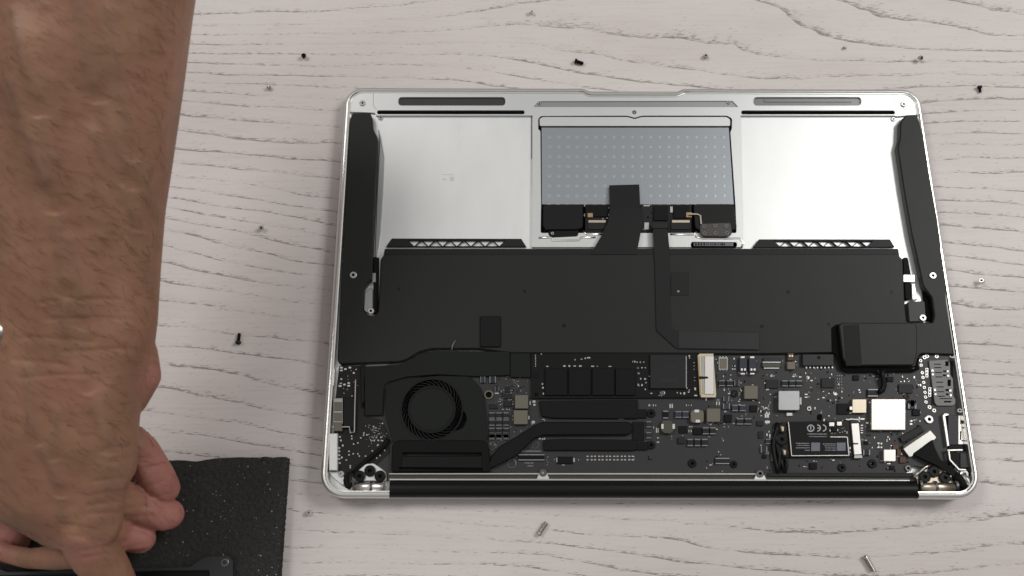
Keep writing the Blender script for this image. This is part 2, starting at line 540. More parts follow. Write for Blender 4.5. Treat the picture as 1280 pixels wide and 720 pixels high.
# trackpad
MB().prism(well, .0061, ZF + .00012, bev=0).build('trackpad_gap_shade', M['hole'], laptop)  # black sheet over the silver floor, paints shade into the trackpad gap
track = MB()
track.prism(t2((76, 312), (1130, 312), (1158, 745), (78, 745)), ZF, ZF + .0011, bev=.0001)
trackpad = track.build('trackpad', M['pad_metal'], laptop)
m = MB()
m.prism(fillet(t2((64, 262), (84, 252), (560, 252), (600, 264), (640, 252), (1116, 252), (1138, 266), (1138, 304), (66, 304)), 2), ZF + .0006, ZF + .0015, bev=.00015)
m.build('trackpad_bracket', M['alu'], trackpad)
m = MB()
dm = MB()
for j in range(9):
    for i in range(20):
        u = i / 19; vv = j / 8
        x = t2((122, 0))[0][0] * (1 - u) + t2((1098, 0))[0][0] * u
        if j > 3: x += (u - .5) * (j - 3) * .5
        y = 90 + (365 + j * 55) / 4.5
        if 760 < x < 802 and y > 226: continue
        c = P(x, y, ZF + .0011)
        r = .00075
        dm.lathe(c - Vector((0, 0, .0001)), [(r * 1.4, .000098), (r * 1.0, .000118), (r * .5, .000134), (r * .1, .00014)], 10)
dm.build('dimples', M['pad_dimple'], trackpad, smooth=True, kind='stuff')
# trackpad controller board with its two black boxes
ZT = .0079
tboard = MB().prism(rc(731.5, 255.5, 864.5, 290), ZF + .0003, ZT, bev=.0001).build('trackpad_board', M['pcb_brown'], trackpad)
MB().prism(fillet(t5((84, 160), (310, 158), (310, 290), (280, 300), (100, 302), (84, 285)), 5), ZF, .0092, bev=.0003).build('cover_box', M['blackgloss'], trackpad)
MB().prism(fillet(t5((115, 302), (285, 300), (282, 338), (130, 345), (114, 328)), 3), ZF, .0080, bev=.0002).build('cover_tab', M['black'], trackpad)
fixed_screw(690.5, 291.5, .0080, .0009, trackpad, 'tin')
MB().prism(fillet(t5((930, 157), (1158, 157), (1176, 296), (1150, 304), (965, 304), (940, 290)), 5), ZF, .0092, bev=.0003).build('cover_box', M['blackgloss'], trackpad)
MB().prism(fillet(t5((968, 268), (1140, 262), (1148, 326), (1128, 340), (985, 338), (968, 318)), 3), .0088, .0096, bev=.00015).build('rivet_plate', M['rivet'], trackpad)
for x, y in t5((990, 282), (1053, 280), (1116, 280), (992, 322), (1055, 321), (1120, 320)):
    fixed_screw(x, y, .0096, .0013, trackpad, 'steel_dark', h=.0003)
m = MB()
m.tube([P(x, y, .0098) for x, y in t5((905, 214), (950, 214), (970, 222), (974, 270))], .0005, 6, flat=.5)
m.build('trackpad_lead', M['champagne'], trackpad)


def comp(box, h, m_, parent, nm='chip', base=None, bev=.00012, conv=None, r=0):
    p = rc(*box)
    if conv: p = conv(*p)
    b0 = ZBD if base is None else base
    if r: p = fillet(p, r, 3)
    return MB().prism(p, b0 - .0002, b0 + h, bev=bev).build(nm, M[m_], parent)


ZBD = .0086        # top of the logic board
for bx, h, mt in (((325, 165, 452, 228), .0007, 'chip_dark'), ((632, 165, 700, 300), .0003, 'chip'), ((708, 168, 786, 250), .0009, 'chip_dark'), ((820, 165, 905, 235), .0008, 'chip_dark')):
    comp(bx, h, mt, tboard, base=ZT, conv=t5)
for bx in ((335, 245, 442, 300), (805, 245, 915, 300), (700, 255, 790, 292)):
    comp(bx, .0006, 'chip', tboard, 'connector', base=ZT, conv=t5)
for bx in ((340, 248, 438, 262), (810, 248, 910, 262)):
    comp(bx, .0008, 'champagne', tboard, 'gold_contact', base=ZT, conv=t5, bev=.00005)
for bx in ((335, 208, 365, 232), (890, 204, 922, 232)):
    comp(bx, .0009, 'gold', tboard, 'gold_contact', base=ZT, conv=t5, bev=.0001)
m = MB()
rr = random.Random(3)
for k in range(60):
    x, y = rr.uniform(330, 700), rr.uniform(165, 300)
    if 450 < x < 640: continue
    s_ = rr.choice((4, 5, 7))
    m.prism(t5((x, y), (x + s_ * 1.6, y), (x + s_ * 1.6, y + s_), (x, y + s_)), ZT, ZT + .0003, bev=0)
for bx in ((443, 190, 452, 228), (800, 172, 814, 205), (655, 262, 680, 300), (650, 163, 686, 170)):
    m.prism(t5(*rc(*bx)), ZT, ZT + .0005, bev=0)
m.build('solder_pads', M['tin'], tboard, kind='stuff')
# pale floor plate relief below the trackpad
for q in (t5((60, 348), (130, 345), (135, 362), (285, 362), (300, 345), (380, 345)), t5((310, 312), (330, 328), (440, 328)), t5((800, 328), (930, 330), (950, 312)), t5((940, 340), (980, 352), (1140, 352), (1190, 350), (1212, 375), (1200, 400))):
    g = MB(); g.tube([P(x, y, ZL) for x, y in q], .0006, 8, flat=.6); g.build('deck_ridge', M['alu_bright'], laptop, smooth=True)
for x, y in t5((630, 382), (612, 402)):
    fixed_screw(x, y, ZF, .0009, laptop, 'tin')
st = MB().prism(fillet(t5((915, 368), (1178, 370), (1178, 402), (912, 402)), 3), ZF, ZF + .0014, bev=.0002).build('serial_sticker', M['black'], laptop)
MB().prism(t5((932, 375), (1155, 375), (1155, 394), (932, 393)), ZF + .0013, ZF + .00145, bev=0).build('sticker_face', M['patch'], st)
m = MB(); rr = random.Random(5); x = 940.0
while x < 1110:
    w_ = rr.choice((4, 6, 9))
    m.prism(t5(*rc(x, 378, x + w_, 390)), ZF + .00145, ZF + .0015, bev=0); x += w_ + rr.choice((4, 6, 8))
m.build('print', M['hole'], st)

# perforated vent strips
def tri_strip(outer, x0, x1, y0, y1, n, parent):
    holes = []
    w = (x1 - x0) / (n + 1) * 2
    for k in range(n):
        cx = x0 + (k + 1) * (x1 - x0) / (n + 1)
        hw = w * .43
        if k % 2 == 0: holes.append([(cx - hw, y0), (cx + hw, y0), (cx, y1)])
        else: holes.append([(cx, y0), (cx + hw, y1), (cx - hw, y1)])
    m = MB(); m.prism([outer] + holes, ZF + .0001, ZF + .0016, bev=.0001)
    return m.build('vent_strip', M['vent'], parent)


tri_strip(t4((372, 262), (404, 216), (1132, 218), (1160, 262)), 509, 633, 250 + 227 / 4.5, 250 + 259 / 4.5, 13, laptop)
tri_strip(t6((95, 176), (130, 131), (866, 131), (892, 174)), 966, 1092.5, 270 + 140 / 4.5, 270 + 170 / 4.5, 13, laptop)

# ------------------------------------------------------------------ battery
ZBT = .0104
batt = fillet([(440, 141), (462, 140), (465.5, 147), (466, 160), (472, 172), (471, 205), (468.5, 260), (466, 312), (465, 347), (455, 361), (453.5, 386), (458, 393), (468, 395), (472.5, 389), (474, 360),
        (475.5, 324), (479.5, 319), (480.5, 310.5), (1123.5, 310.5), (1124.5, 320), (1129, 324), (1131, 374), (1133.5, 402), (1166, 403), (1168, 394), (1165, 372), (1154, 358), (1148, 330), (1139, 290), (1129, 232), (1122, 184), (1125, 172), (1125.5, 152), (1133, 143),
        (1146, 144), (1150, 152), (1172, 272), (1188, 376), (1197.5, 439), (1196, 443.5), (1152, 442), (1147.5, 447), (1145, 459), (1060, 459), (1050, 450), (1047, 441),
        (960, 442.5), (640, 441.5), (598, 436), (540, 436), (524, 440), (508, 450), (498, 452.5), (424, 455), (421.5, 450), (427, 330), (437, 152)], 2.2, 3)
m = MB()
m.prism(batt, ZF + .0001, ZBT, bev=.0006)
battery = m.build('battery', M['battery'], laptop)
# bevel-lit lip at the top edge of the centre cells
MB().prism(rc(481, 312.5, 1123, 318.5), ZBT - .0002, ZBT + .00012, bev=.0001).build('film_fold', M['battery2'], battery)
MB().prism(fillet(t6((580, 612), (600, 600), (690, 600), (1000, 600)) + [(1146, 405), (1146.5, 440), (1143, 456.5), (1061, 457), (1054, 449)], 3), ZBT - .0004, .0128, bev=.0005).build('connector_cover', M['battery'], battery, label='raised black block at the right end of the battery')
MB().prism(fillet(zG((375, 95), (400, 75), (434, 70), (440, 295), (462, 332), (870, 334), (886, 300), (900, 340), (872, 352), (470, 356), (430, 340), (400, 250), (378, 240)), 1.5), ZBT - .0003, ZBT + .0002, bev=.0001).build('block_gap_shade', M['hole'], battery)  # black strip laid on the battery, paints the shaded gap beside the block
MB().prism(zG((446, 78), (540, 72), (556, 318), (462, 318)), .0127, .01295, bev=.0001).build('foam_strip', M['tape'], battery)
comp((600, 395, 626, 433.5), .0010, 'black', battery, 'foam_strip', base=ZBT, bev=.0003, r=1.5)
comp((838.5, 340, 861, 369), .00025, 'battery2', battery, 'tape_patch', base=ZBT, r=2)
fixed_screw(848, 364, ZBT + .0002, .0006, battery, 'tin', 'tin', .0002, 'rivet_dot')
for x, y, s in ((985.5, 365, 1.6), (1115, 365, 1.6), (952.5, 408, 1.6), (705, 407, 1.5), (656, 364, 1.2), (498, 361, 1.2), (1036, 405, 1.5)):
    o = MB().lathe(P(x, y, ZBT), [(s * .0007, .00002), (s * .0005, .00005), (s * .0002, .00001)], 14)
    o.build('dimple', M['black'], battery, smooth=True)
for x, y, r in ((441.5, 343.5, .0019), (463.5, 388.5, .0017), (1166.5, 344.3, .0019), (1154, 397, .0018)):
    fixed_screw(x, y, ZBT if x != 1154 else .0100, r, battery, 'tin', 'hole', .0006)
# pocket floors beside the side cells: clips and bracket
MB().prism(fillet(t4((250, 520), (285, 490), (296, 500), (296, 610), (270, 640), (246, 622)), 2), ZF, .0084, bev=.0003).build('side_clip', M['alu_dark'], laptop)
MB().prism(t4((300, 322), (330, 322), (326, 640), (300, 640)), ZF, .0082, bev=.0002).build('side_gasket', M['rubber'], laptop)
comp((293, 410, 314, 462), .0022, 'alu_dark', laptop, 'side_clip', base=ZF, conv=t4)
MB().prism(fillet(t6((938, 232), (968, 232), (985, 330), (985, 470), (955, 470)), 3), ZF, .0086, bev=.0003).build('side_gasket', M['rubber'], laptop)
comp((940, 328, 1008, 372), .0034, 'shield', laptop, 'side_clip', base=ZF, conv=t6, bev=.0003)
MB().prism(t6((988, 380), (1008, 380), (1022, 470), (992, 472)), ZF, .0088, bev=.0003).build('side_clip', M['shield'], laptop)
MB().prism(fillet(t6((966, 482), (1062, 478), (1072, 590), (975, 596)), 2), ZF, .0099, bev=.0003).build('side_bracket', M['ribbon2'], laptop)
MB().prism(fillet(t6((1050, 410), (1085, 420), (1112, 480), (1110, 590), (1075, 590)), 3), ZF, .0078, bev=.0002).build('side_gasket', M['hole'], laptop)
# side faces of the wings next to the palm rest
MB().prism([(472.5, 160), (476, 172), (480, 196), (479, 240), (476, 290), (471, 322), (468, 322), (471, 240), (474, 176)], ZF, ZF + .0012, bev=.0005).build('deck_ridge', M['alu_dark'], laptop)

# ribbon cables
def ribbon(nm, pts, z, m_, parent, th=.00025):
    return MB().prism(pts, z - th, z, bev=.00005).build(nm, M[m_], parent)


m = MB()
rows = [((761.5, 231.5), (799, 230.5), .0090), ((762.5, 262), (800.5, 262), .0104), ((760, 278), (802, 276), .0107), ((752, 294), (800.5, 293), .0107), ((742, 311.5), (797, 311), .0107), ((739, 318), (795, 318), .0108)]
prev = None
for a_, b_, z in rows:
    A_, B_ = P(*a_, z), P(*b_, z)
    r = m.ring([A_, B_, B_ - Vector((0, 0, .0003)), A_ - Vector((0, 0, .0003))])
    if prev: m.bridge(prev, r)
    prev = r
m.face((0, 1, 2, 3)); m.face(prev[::-1])
m.build('ribbon_cable', M['ribbon'], laptop, label='wide black ribbon cable over the trackpad')
cab2 = [(816, 286), (834.5, 286), (837, 312), (838.5, 400), (841, 411.5), (850, 414), (948, 415.5), (950, 437.5), (846, 436), (820.5, 413), (818.5, 330), (817, 312)]
rb = ribbon('ribbon_cable', fillet(cab2, 3, 3), ZBT + .0006, 'ribbon', laptop, .0004)
rb['label'] = 'narrow black ribbon cable bent across the battery'
MB().prism(zE((345, 82), (955, 95), (955, 222), (350, 210)), ZBT + .0005, ZBT + .0008, bev=.0001).build('stiffener', M['ribbon2'], rb)
MB().prism(t5((695, 262), (786, 262), (790, 295), (698, 296)), ZBT - .001, ZBT + .0007, bev=.0003).build('cable_end', M['chip'], rb)

# ------------------------------------------------------------------ logic board
brd = [(478, 458), (520, 446), (640, 440), (1046, 441), (1052, 461), (1146, 462), (1149, 447), (1156, 441.5), (1195, 443), (1203, 480), (1211, 530), (1213, 560), (1192, 566), (1180, 590), (1142, 582), (1132, 592), (482, 594), (430, 594), (420, 575), (421, 520), (424, 458)]
logic = MB().prism(brd, ZF + .0004, ZBD, bev=.0001).build('logic_board', M['pcb'], laptop)
iob = MB().prism(fillet([(424, 457), (455, 457), (456, 520), (478, 525), (487, 548), (487, 566), (470, 582), (440, 592), (424, 590), (417, 545), (419, 500)], 2), ZBD - .0004, ZBD + .0003, bev=.0001).build('side_board', M['pcb_brown'], laptop)
ZI = ZBD + .0003

def pads(parent, lst, conv, z, nm='solder_pads', h=.0003, m_='tin', rnd=True):
    m = MB()
    for x, y, w, h_ in lst:
        w, h_ = w * .82, h_ * .82
        q = conv(*rc(x - w / 2, y - h_ / 2, x + w / 2, y + h_ / 2))
        m.prism(fillet(q, min(w, h_) * .12, 2) if rnd else q, z - .0001, z + h, bev=.00006)
    return m.build(nm, M[m_], parent, kind='stuff')


pads(iob, [(190, 477, 30, 18), (190, 498, 30, 16), (220, 488, 26, 18), (254, 477, 28, 18), (283, 517, 20, 18), (190, 563, 18, 18), (180, 614, 32, 18), (186, 595, 22, 12), (213, 604, 26, 18), (245, 593, 26, 16), (245, 613, 28, 18), (295, 648, 18, 16), (270, 690, 10, 14), (300, 490, 16, 8), (262, 500, 8, 8), (238, 540, 8, 8), (235, 640, 10, 8), (206, 632, 8, 8), (210, 668, 10, 10), (240, 565, 8, 8), (285, 585, 8, 8), (310, 610, 12, 7), (290, 625, 8, 8)], zA, ZI)
rr = random.Random(11)
lst = []
for k in range(70):
    x, y = rr.gauss(420, 40), rr.gauss(240, 50)
    if 300 < x < 500 and 140 < y < 330: lst.append((x, y, rr.choice((6, 8, 12)), rr.choice((6, 8))))
for x, y in ((165, 255), (172, 280), (185, 315), (162, 332), (162, 355), (162, 382), (178, 398), (162, 408), (165, 436), (150, 460)): lst.append((x, y, 16, 18))
for x, y in ((247, 250), (248, 268), (260, 305), (290, 297), (228, 355), (228, 380), (258, 372), (290, 372), (300, 388), (343, 388), (210, 416), (237, 455), (237, 468), (310, 262), (332, 228), (330, 243), (352, 241), (390, 352), (475, 349), (420, 402), (443, 384), (428, 312), (418, 260), (450, 258), (403, 282), (433, 280), (460, 282), (398, 183), (460, 162)):
    lst.append((x, y, 14, 13))
pads(iob, lst, zB, ZI)
# port bodies along the left edge
comp((130, 458, 226, 720), .0022, 'alu_dark', iob, 'port_body', base=ZI, conv=zK, bev=.0003)
for y0, y1 in ((500, 590), (606, 690), (700, 790)):
    comp((140, y0, 218, y1), .0025, 'ind', iob, 'port_ridge', base=ZI, conv=zK, bev=.0002)
comp((232, 455, 345, 760), .0016, 'black', iob, 'port_cover', base=ZI, conv=zK, bev=.0002)
m = MB(); m.tube([P(x, y, ZI + .0018) for x, y in zB((275, -140), (270, 40), (266, 222), (238, 228), (232, 186), (110, 188))], .0004, 6); m.build('port_clip', M['steel'], iob)
comp((88, 228, 150, 490), .0026, 'alu', iob, 'port_body', base=ZI, conv=zB, bev=.0004)
m = MB(); m.prism(zK((132, 170), (152, 160), (140, 335), (126, 340)), ZI, ZI + .0022, bev=.0002); m.build('port_body', M['alu_bright'], iob)
# flexible strip and lead beside the fan
MB().prism(fillet(zA((335, 445), (355, 440), (368, 480), (360, 600), (365, 720), (345, 780), (335, 640)), 1), ZI, ZI + .0016, bev=.0003).build('fan_lead', M['black'], laptop)
m = MB(); m.tube([P(x, y, ZI + .0012) for x, y in zB((500, 268), (470, 320), (420, 362), (350, 418), (290, 470), (250, 520))], .0011, 8); m.build('speaker_lead', M['rubber'], laptop, smooth=True)

# ------------------------------------------------------------------ gasket tape above the fan, fan, fin stack
MB().prism(fillet([(455.5, 458), (498, 456), (512, 449), (526, 441.5), (542, 438.5), (637, 439.5), (637.5, 469), (592, 470.5), (548, 468), (508, 471), (486, 477.5), (480, 482), (478, 519), (456, 519.5)], 2, 3), ZBD, .0102, bev=.0002).build('gasket', M['tape'], laptop, label='smooth grey black gasket along the fan and battery')
MB().prism(rc(638, 441.5, 663, 471.5), ZBD, .0101, bev=.0002).build('gasket', M['tape'], laptop)
ZFN = .0108
fc = (540, 512)
fan_out = [(482, 486), (487, 479), (510, 473), (548, 469.5), (588, 470.5), (600, 483), (606, 502), (608.5, 530), (609.5, 556), (492, 556), (487, 540), (482, 520)]
ring_o = [(fc[0] + 38 * math.cos(a_ * math.pi / 24), fc[1] + 38 * math.sin(a_ * math.pi / 24)) for a_ in range(48)]
scroll = []
for x, y in ring_o:
    ang = math.degrees(math.atan2(y - fc[1], x - fc[0])) % 360
    k = 1.0
    if 2 < ang < 42: k = 1 + .20 * math.sin((ang - 2) / 40 * math.pi) ** .7
    scroll.append((fc[0] + (x - fc[0]) * k, fc[1] + (y - fc[1]) * k))
m = MB(); m.prism([fillet(fan_out, 5, 4), scroll], ZBD, ZFN, bev=.0003)
fan = m.build('fan', M['tape'], laptop)
c0 = P(*fc, .0095)
MB().lathe((c0.x, c0.y, .0088), [(.0178, 0), (.0180, .0002)], 36).build('fan_well', M['hole'], fan)
pr = px_size(*fc, ZFN)
MB().lathe((c0.x, c0.y, .0088), [(pr * 29, 0), (pr * 29, .0014), (pr * 27, .0017), (pr * 25, .0018)], 40).build('fan_hub', M['tape'], fan)
m = MB()
for k in range(31):
    a0 = 2 * math.pi * k / 31
    pts = []
    for s_ in range(4):
        r = pr * (29 + 9.2 * s_ / 3); a_ = a0 + .11 * s_ + .015 * s_ * s_
        pts.append((c0.x + r * math.cos(a_), c0.y + r * math.sin(a_)))
    lo = m.ring([(x, y, .0088) for x, y in pts]); hi = m.ring([(x, y, .0101) for x, y in pts])
    lo2 = m.ring([(x + .0002, y + .00015, .0088) for x, y in pts]); hi2 = m.ring([(x + .0002, y + .00015, .0101) for x, y in pts])
    m.bridge(lo, hi, closed=False); m.bridge(hi, hi2, closed=False); m.bridge(hi2, lo2, closed=False)
m.build('blades', M['ribbon2'], fan, kind='stuff')
def annulus(r0, r1, z0, z1, nm, m_, n=48):
    lo = [[(c0.x + r * math.cos(2 * math.pi * k / n), c0.y + r * math.sin(2 * math.pi * k / n)) for k in range(n)] for r in (r1, r0)]
    return MB().prism_w(lo, z0, z1, bev=.00015).build(nm, M[m_], fan)


annulus(pr * 26.6, pr * 30.2, .0100, .01075, 'hub_groove_shade', 'black')  # raised black ring, its colour stands for the shaded groove round the hub
annulus(pr * 37.4, pr * 39.6, .0098, .01095, 'inlet_rim', 'blackgloss')
# outlet duct with fins
duct = fillet([(489, 590), (490, 556), (497, 550), (604, 550), (611, 556), (613, 590)], 3, 4)
duct_hole = zB((600, 372), (610, 366), (1145, 368), (1145, 382), (640, 386))
duct_hole2 = zB((575, 470), (1150, 478), (1150, 488), (580, 486))
m = MB(); m.prism([duct, duct_hole, duct_hole2], ZBD, .0112, bev=.0004); m.build('outlet_duct', M['rubber'], laptop)
MB().prism(zB((600, 390), (1145, 388), (1148, 470), (590, 466)), .0111, .0115, bev=.0002).build('duct_cover', M['black'], laptop)

# ------------------------------------------------------------------ heat pipe and plates
heat = MB().prism(fillet(zD((105, 478), (130, 395), (190, 320), (330, 240), (440, 168), (490, 150), (1085, 150), (1112, 168), (1116, 200), (1108, 225), (1080, 242), (490, 245), (430, 268), (370, 330), (300, 392), (160, 462)), 2.5, 4), ZBD + .0003, ZBD + .0024, bev=.0006).build('heat_pipe', M['heat'], laptop, smooth=False)
for q in (zC((505, 425), (1245, 418), (1245, 560), (600, 556), (520, 540)), zD((495, 275), (640, 268), (1130, 275), (1150, 290), (1150, 340), (1120, 350), (495, 348))):
    MB().prism(fillet(q, 1.5, 3), ZBD, ZBD + .0016, bev=.0003).build('cooling_plate', M['heat'], heat)
for x, y, r in zD((140, 318, 0), (438, 312, 0), (275, 440, 0)) if False else [(590 + 140 / 5.54, 500 + 318 / 5.54, .0022), (590 + 438 / 5.54, 500 + 312 / 5.54, .0020), (590 + 275 / 5.54, 500 + 440 / 5.54, .0024)]:
    fixed_screw(x, y, ZBD, r, logic, 'steel_dark', 'hole', .0004, 'standoff', .72)
fixed_screw(590 + 125 / 6, 430 + 380 / 6, ZBD, .0024, logic, 'ind', 'hole', .0008, 'standoff', .66)

# ------------------------------------------------------------------ solid state drive
ZSS = .0100
ssd = MB().prism(fillet([(664, 442), (872, 441), (873, 497), (664, 498)], 1), ZSS - .0008, ZSS, bev=.0001).build('ssd', M['ssd'], laptop)
for bx in ((548, 182, 714, 384), (727, 182, 890, 384), (903, 182, 1068, 384), (1078, 182, 1224, 384)):
    comp(bx, .0010, 'chip_dark', ssd, 'memory_chip', base=ZSS, conv=zC, bev=.00018)
o = comp((136, 260, 404, 514), .0011, 'chip', ssd, 'controller_chip', base=ZSS, conv=zE, bev=.0002)
def text_bars(conv, rows, z, m_, parent, seed=1, nm='print'):
    """rows of tiny unreadable print: (x0, x1, y, height)"""
    rr = random.Random(seed); m = MB()
    for x0, x1, y, h in rows:
        x = x0
        while x < x1:
            w = rr.uniform(.5, 1.0) * h
            m.prism(conv(*rc(x, y + rr.uniform(0, .15) * h, min(x + w, x1), y + h * rr.uniform(.8, 1))), z - .00005, z + .00004, bev=0)
            x += w + h * rr.uniform(.2, .45)
    return m.build(nm, M[m_], parent, kind='stuff')


text_bars(zE, [(235, 330, 345, 14), (175, 360, 405, 12), (210, 345, 440, 26)], ZSS + .00112, 'cap', ssd, 4)
pads(ssd, [(520, 75, 12, 12), (565, 168, 24, 10), (693, 165, 26, 16), (730, 165, 20, 18), (770, 165, 26, 12), (812, 165, 28, 16), (905, 167, 30, 12), (940, 167, 14, 8), (1035, 168, 28, 10), (773, 118, 10, 16), (822, 113, 22, 8), (850, 107, 14, 18), (875, 103, 34, 14), (528, 300, 16, 18), (532, 328, 18, 20), (535, 372, 12, 20), (1215, 132, 30, 16), (1245, 180, 18, 12), (1248, 220, 14, 18), (1246, 305, 14, 20)], zC, ZSS, h=.0004)
text_bars(zC, [(474, 480, 80 + 12 * k, 8) for k in range(8)], ZSS + .00005, 'print', ssd, 9)
pads(ssd, [(12, 312, 12, 18), (38, 316, 12, 14), (62, 316, 12, 14), (88, 316, 12, 12), (45, 358, 12, 12), (75, 358, 16, 12), (100, 358, 12, 12), (50, 402, 24, 10), (65, 440, 14, 18), (98, 442, 20, 18), (75, 488, 16, 22), (50, 490, 14, 18), (105, 470, 14, 12), (130, 422, 10, 10), (100, 520, 14, 16), (145, 550, 20, 12), (340, 545, 12, 14), (365, 550, 14, 18), (392, 550, 20, 24), (430, 270, 18, 16), (432, 285, 14, 10), (474, 516, 18, 28), (478, 566, 30, 14), (425, 540, 18, 12), (412, 510, 12, 14), (430, 525, 14, 10), (465, 320, 12, 6), (465, 345, 12, 6), (465, 370, 12, 6), (470, 430, 12, 6), (470, 455, 12, 6), (205, 565, 14, 8), (220, 570, 10, 8)], zE, ZSS, h=.0004)
comp((402, 268, 412, 508), .0003, 'alu_dark', ssd, 'edge_trace', base=ZSS, conv=zE)
m = MB(); m.lathe(P(790 + 228 / 6, 400 + 550 / 6, ZSS), [(.0013, 0), (.0013, .0004), (.0009, .0005), (.0008, .0001)], 14); m.build('test_ring', M['steel_dark'], ssd)
fixed_screw(590 + 480 / 6, 430 + 232 / 6, ZSS, .0016, ssd, 'black', 'hole', .0003, 'screw')
fixed_screw(590 + 482 / 6, 430 + 378 / 6, ZSS, .0010, ssd, 'hole', 'hole', .0002, 'screw')
# SSD socket
sock = MB().prism(zE((490, 268), (505, 250), (612, 250), (634, 560), (630, 582), (520, 582), (506, 560)), ZBD, ZBD + .0022, bev=.0002).build('ssd_socket', M['champagne'], laptop)
comp((545, 268, 615, 558), .0004, 'shield', sock, 'socket_shell', base=ZBD + .0022, conv=zE, bev=.0002)
MB().prism(zE((518, 272), (540, 270), (552, 552), (528, 556)), ZBD + .0021, ZBD + .00235, bev=.0001).build('socket_lip', M['alu_dark'], sock)
MB().prism(zE((492, 275), (506, 272), (522, 565), (508, 565)), ZBD + .0021, ZBD + .0024, bev=.0001).build('gold_contact', M['gold'], sock)
MB().prism(zE((505, 422), (570, 424), (572, 438), (505, 440)), ZBD + .0023, ZBD + .0029, bev=.0001).build('socket_key', M['black'], sock)

# ------------------------------------------------------------------ chips, inductors and capacitors on the logic board
def cap(conv, x0, y0, x1, y1, parent, m_='cap', axis='x', h=.0010, nm='capacitor'):
    """ceramic capacitor with two tinned ends"""
    q = .20
    m = MB()
    if axis == 'x':
        w = (x1 - x0) * q
        m.prism(conv(*rc(x0 + w, y0, x1 - w, y1)), ZBD - .0002, ZBD + h, 0, .0001)
        m.prism(conv(*rc(x0, y0, x0 + w * .96, y1)), ZBD - .0002, ZBD + h * 1.04, 1, .0001)
        m.prism(conv(*rc(x1 - w * .96, y0, x1, y1)), ZBD - .0002, ZBD + h * 1.04, 1, .0001)
    else:
        w = (y1 - y0) * q
        m.prism(conv(*rc(x0, y0 + w, x1, y1 - w)), ZBD - .0002, ZBD + h, 0, .0001)
        m.prism(conv(*rc(x0, y0, x1, y0 + w * .96)), ZBD - .0002, ZBD + h * 1.04, 1, .0001)
        m.prism(conv(*rc(x0, y1 - w * .96, x1, y1)), ZBD - .0002, ZBD + h * 1.04, 1, .0001)
    return m.build(nm, [M[m_], M['endcap']], parent)


def inductor(poly, h, m_, parent, plates=(), r=1.2, conv=None):
    if conv: poly = conv(*poly)
    o = MB().prism(fillet(poly, r, 3), ZBD - .0002, ZBD + h, bev=.0002).build('inductor', M[m_], parent)
    for b in plates:
        q = conv(*rc(*b)) if conv else rc(*b)
        m = MB().prism(fillet(q, .4, 2), ZBD + h - .0002, ZBD + h + .00015, bev=.00008)
        m.build('inductor_plate', M['shield'], parent)
    return o


# by the fan
inductor(rc(322, 382, 422, 484), .0022, 'ind', logic, conv=zC)
inductor(rc(312, 496, 418, 602), .0022, 'ind', logic, conv=zC)
pads(logic, [(465, 432, 32, 24), (468, 456, 26, 20), (436, 442, 12, 40), (426, 552, 14, 36), (460, 586, 34, 28), (448, 600, 14, 10), (308, 432, 8, 10), (306, 452, 10, 12), (306, 540, 8, 10), (304, 568, 8, 10), (290, 622, 10, 8), (232, 490, 20, 8), (262, 490, 14, 10), (280, 492, 10, 12), (210, 412, 10, 12), (212, 430, 10, 10), (212, 455, 10, 12), (225, 420, 10, 10), (225, 450, 8, 10), (535, 450, 12, 14), (535, 472, 10, 10), (535, 565, 26, 8), (545, 575, 14, 8), (318, 272, 14, 6), (316, 286, 12, 6), (348, 315, 16, 16), (186, 370, 40, 12), (245, 228, 30, 8), (180, 465, 18, 30), (510, 710, 18, 18), (540, 712, 20, 18)], zC, ZBD)
for bx, mt in (((62, 238, 100, 290), 'cap_blue'), ((130, 242, 180, 292), 'cap'), ((170, 320, 205, 352), 'cap')):
    cap(zC, *bx, logic, mt, 'x')
for gx in (128, 182, 235):
    for gy in (512, 565, 628, 668):
        cap(zC, gx, gy, gx + 42, gy + 48, logic, 'chip', 'y', .0008)
for gx in (120, 168, 216):
    cap(zD, gx, 225, gx + 36, 270, logic, 'chip', 'y', .0008)
for bx in ((240, 375, 298, 410), (240, 425, 296, 470), (130, 450, 190, 485)):
    comp(bx, .0007, 'chip', logic, conv=zC)
comp((250, 320, 285, 362), .0005, 'chip', logic, conv=zC)
# under the heat pipe
comp((318, 373, 500, 422), .0006, 'chip_dark', logic, 'connector', conv=zD)
for y in (379, 415):
    comp((320, y - 4, 503, y + 4), .0008, 'alu_dark', logic, 'connector_rail', conv=zD, bev=.0001)
text_bars(zD, [(325, 480, 350, 9), (365, 425, 432, 9), (385, 425, 452, 9)], ZBD + .0001, 'printdim', logic, 12)
comp((592, 392, 700, 440), .0010, 'chip_dark', logic, 'crystal', conv=zD)
pads(logic, [(588, 415, 12, 40), (706, 415, 16, 38), (570, 412, 6, 12), (738, 414, 10, 12), (525, 395, 8, 10), (518, 415, 6, 8), (525, 432, 8, 8), (520, 448, 8, 8), (632, 450, 26, 8), (490, 270, 20, 12), (505, 266, 8, 14), (462, 270, 10, 8), (680, 272, 12, 6), (1035, 132, 50, 6)], zD, ZBD)
lst = [(800 + 26 * k + (3 if k % 2 else 0), 390 + rw * 24, 20, 13) for k in range(13) for rw in (0, 1)]
pads(logic, lst, zD, ZBD, h=.0004)
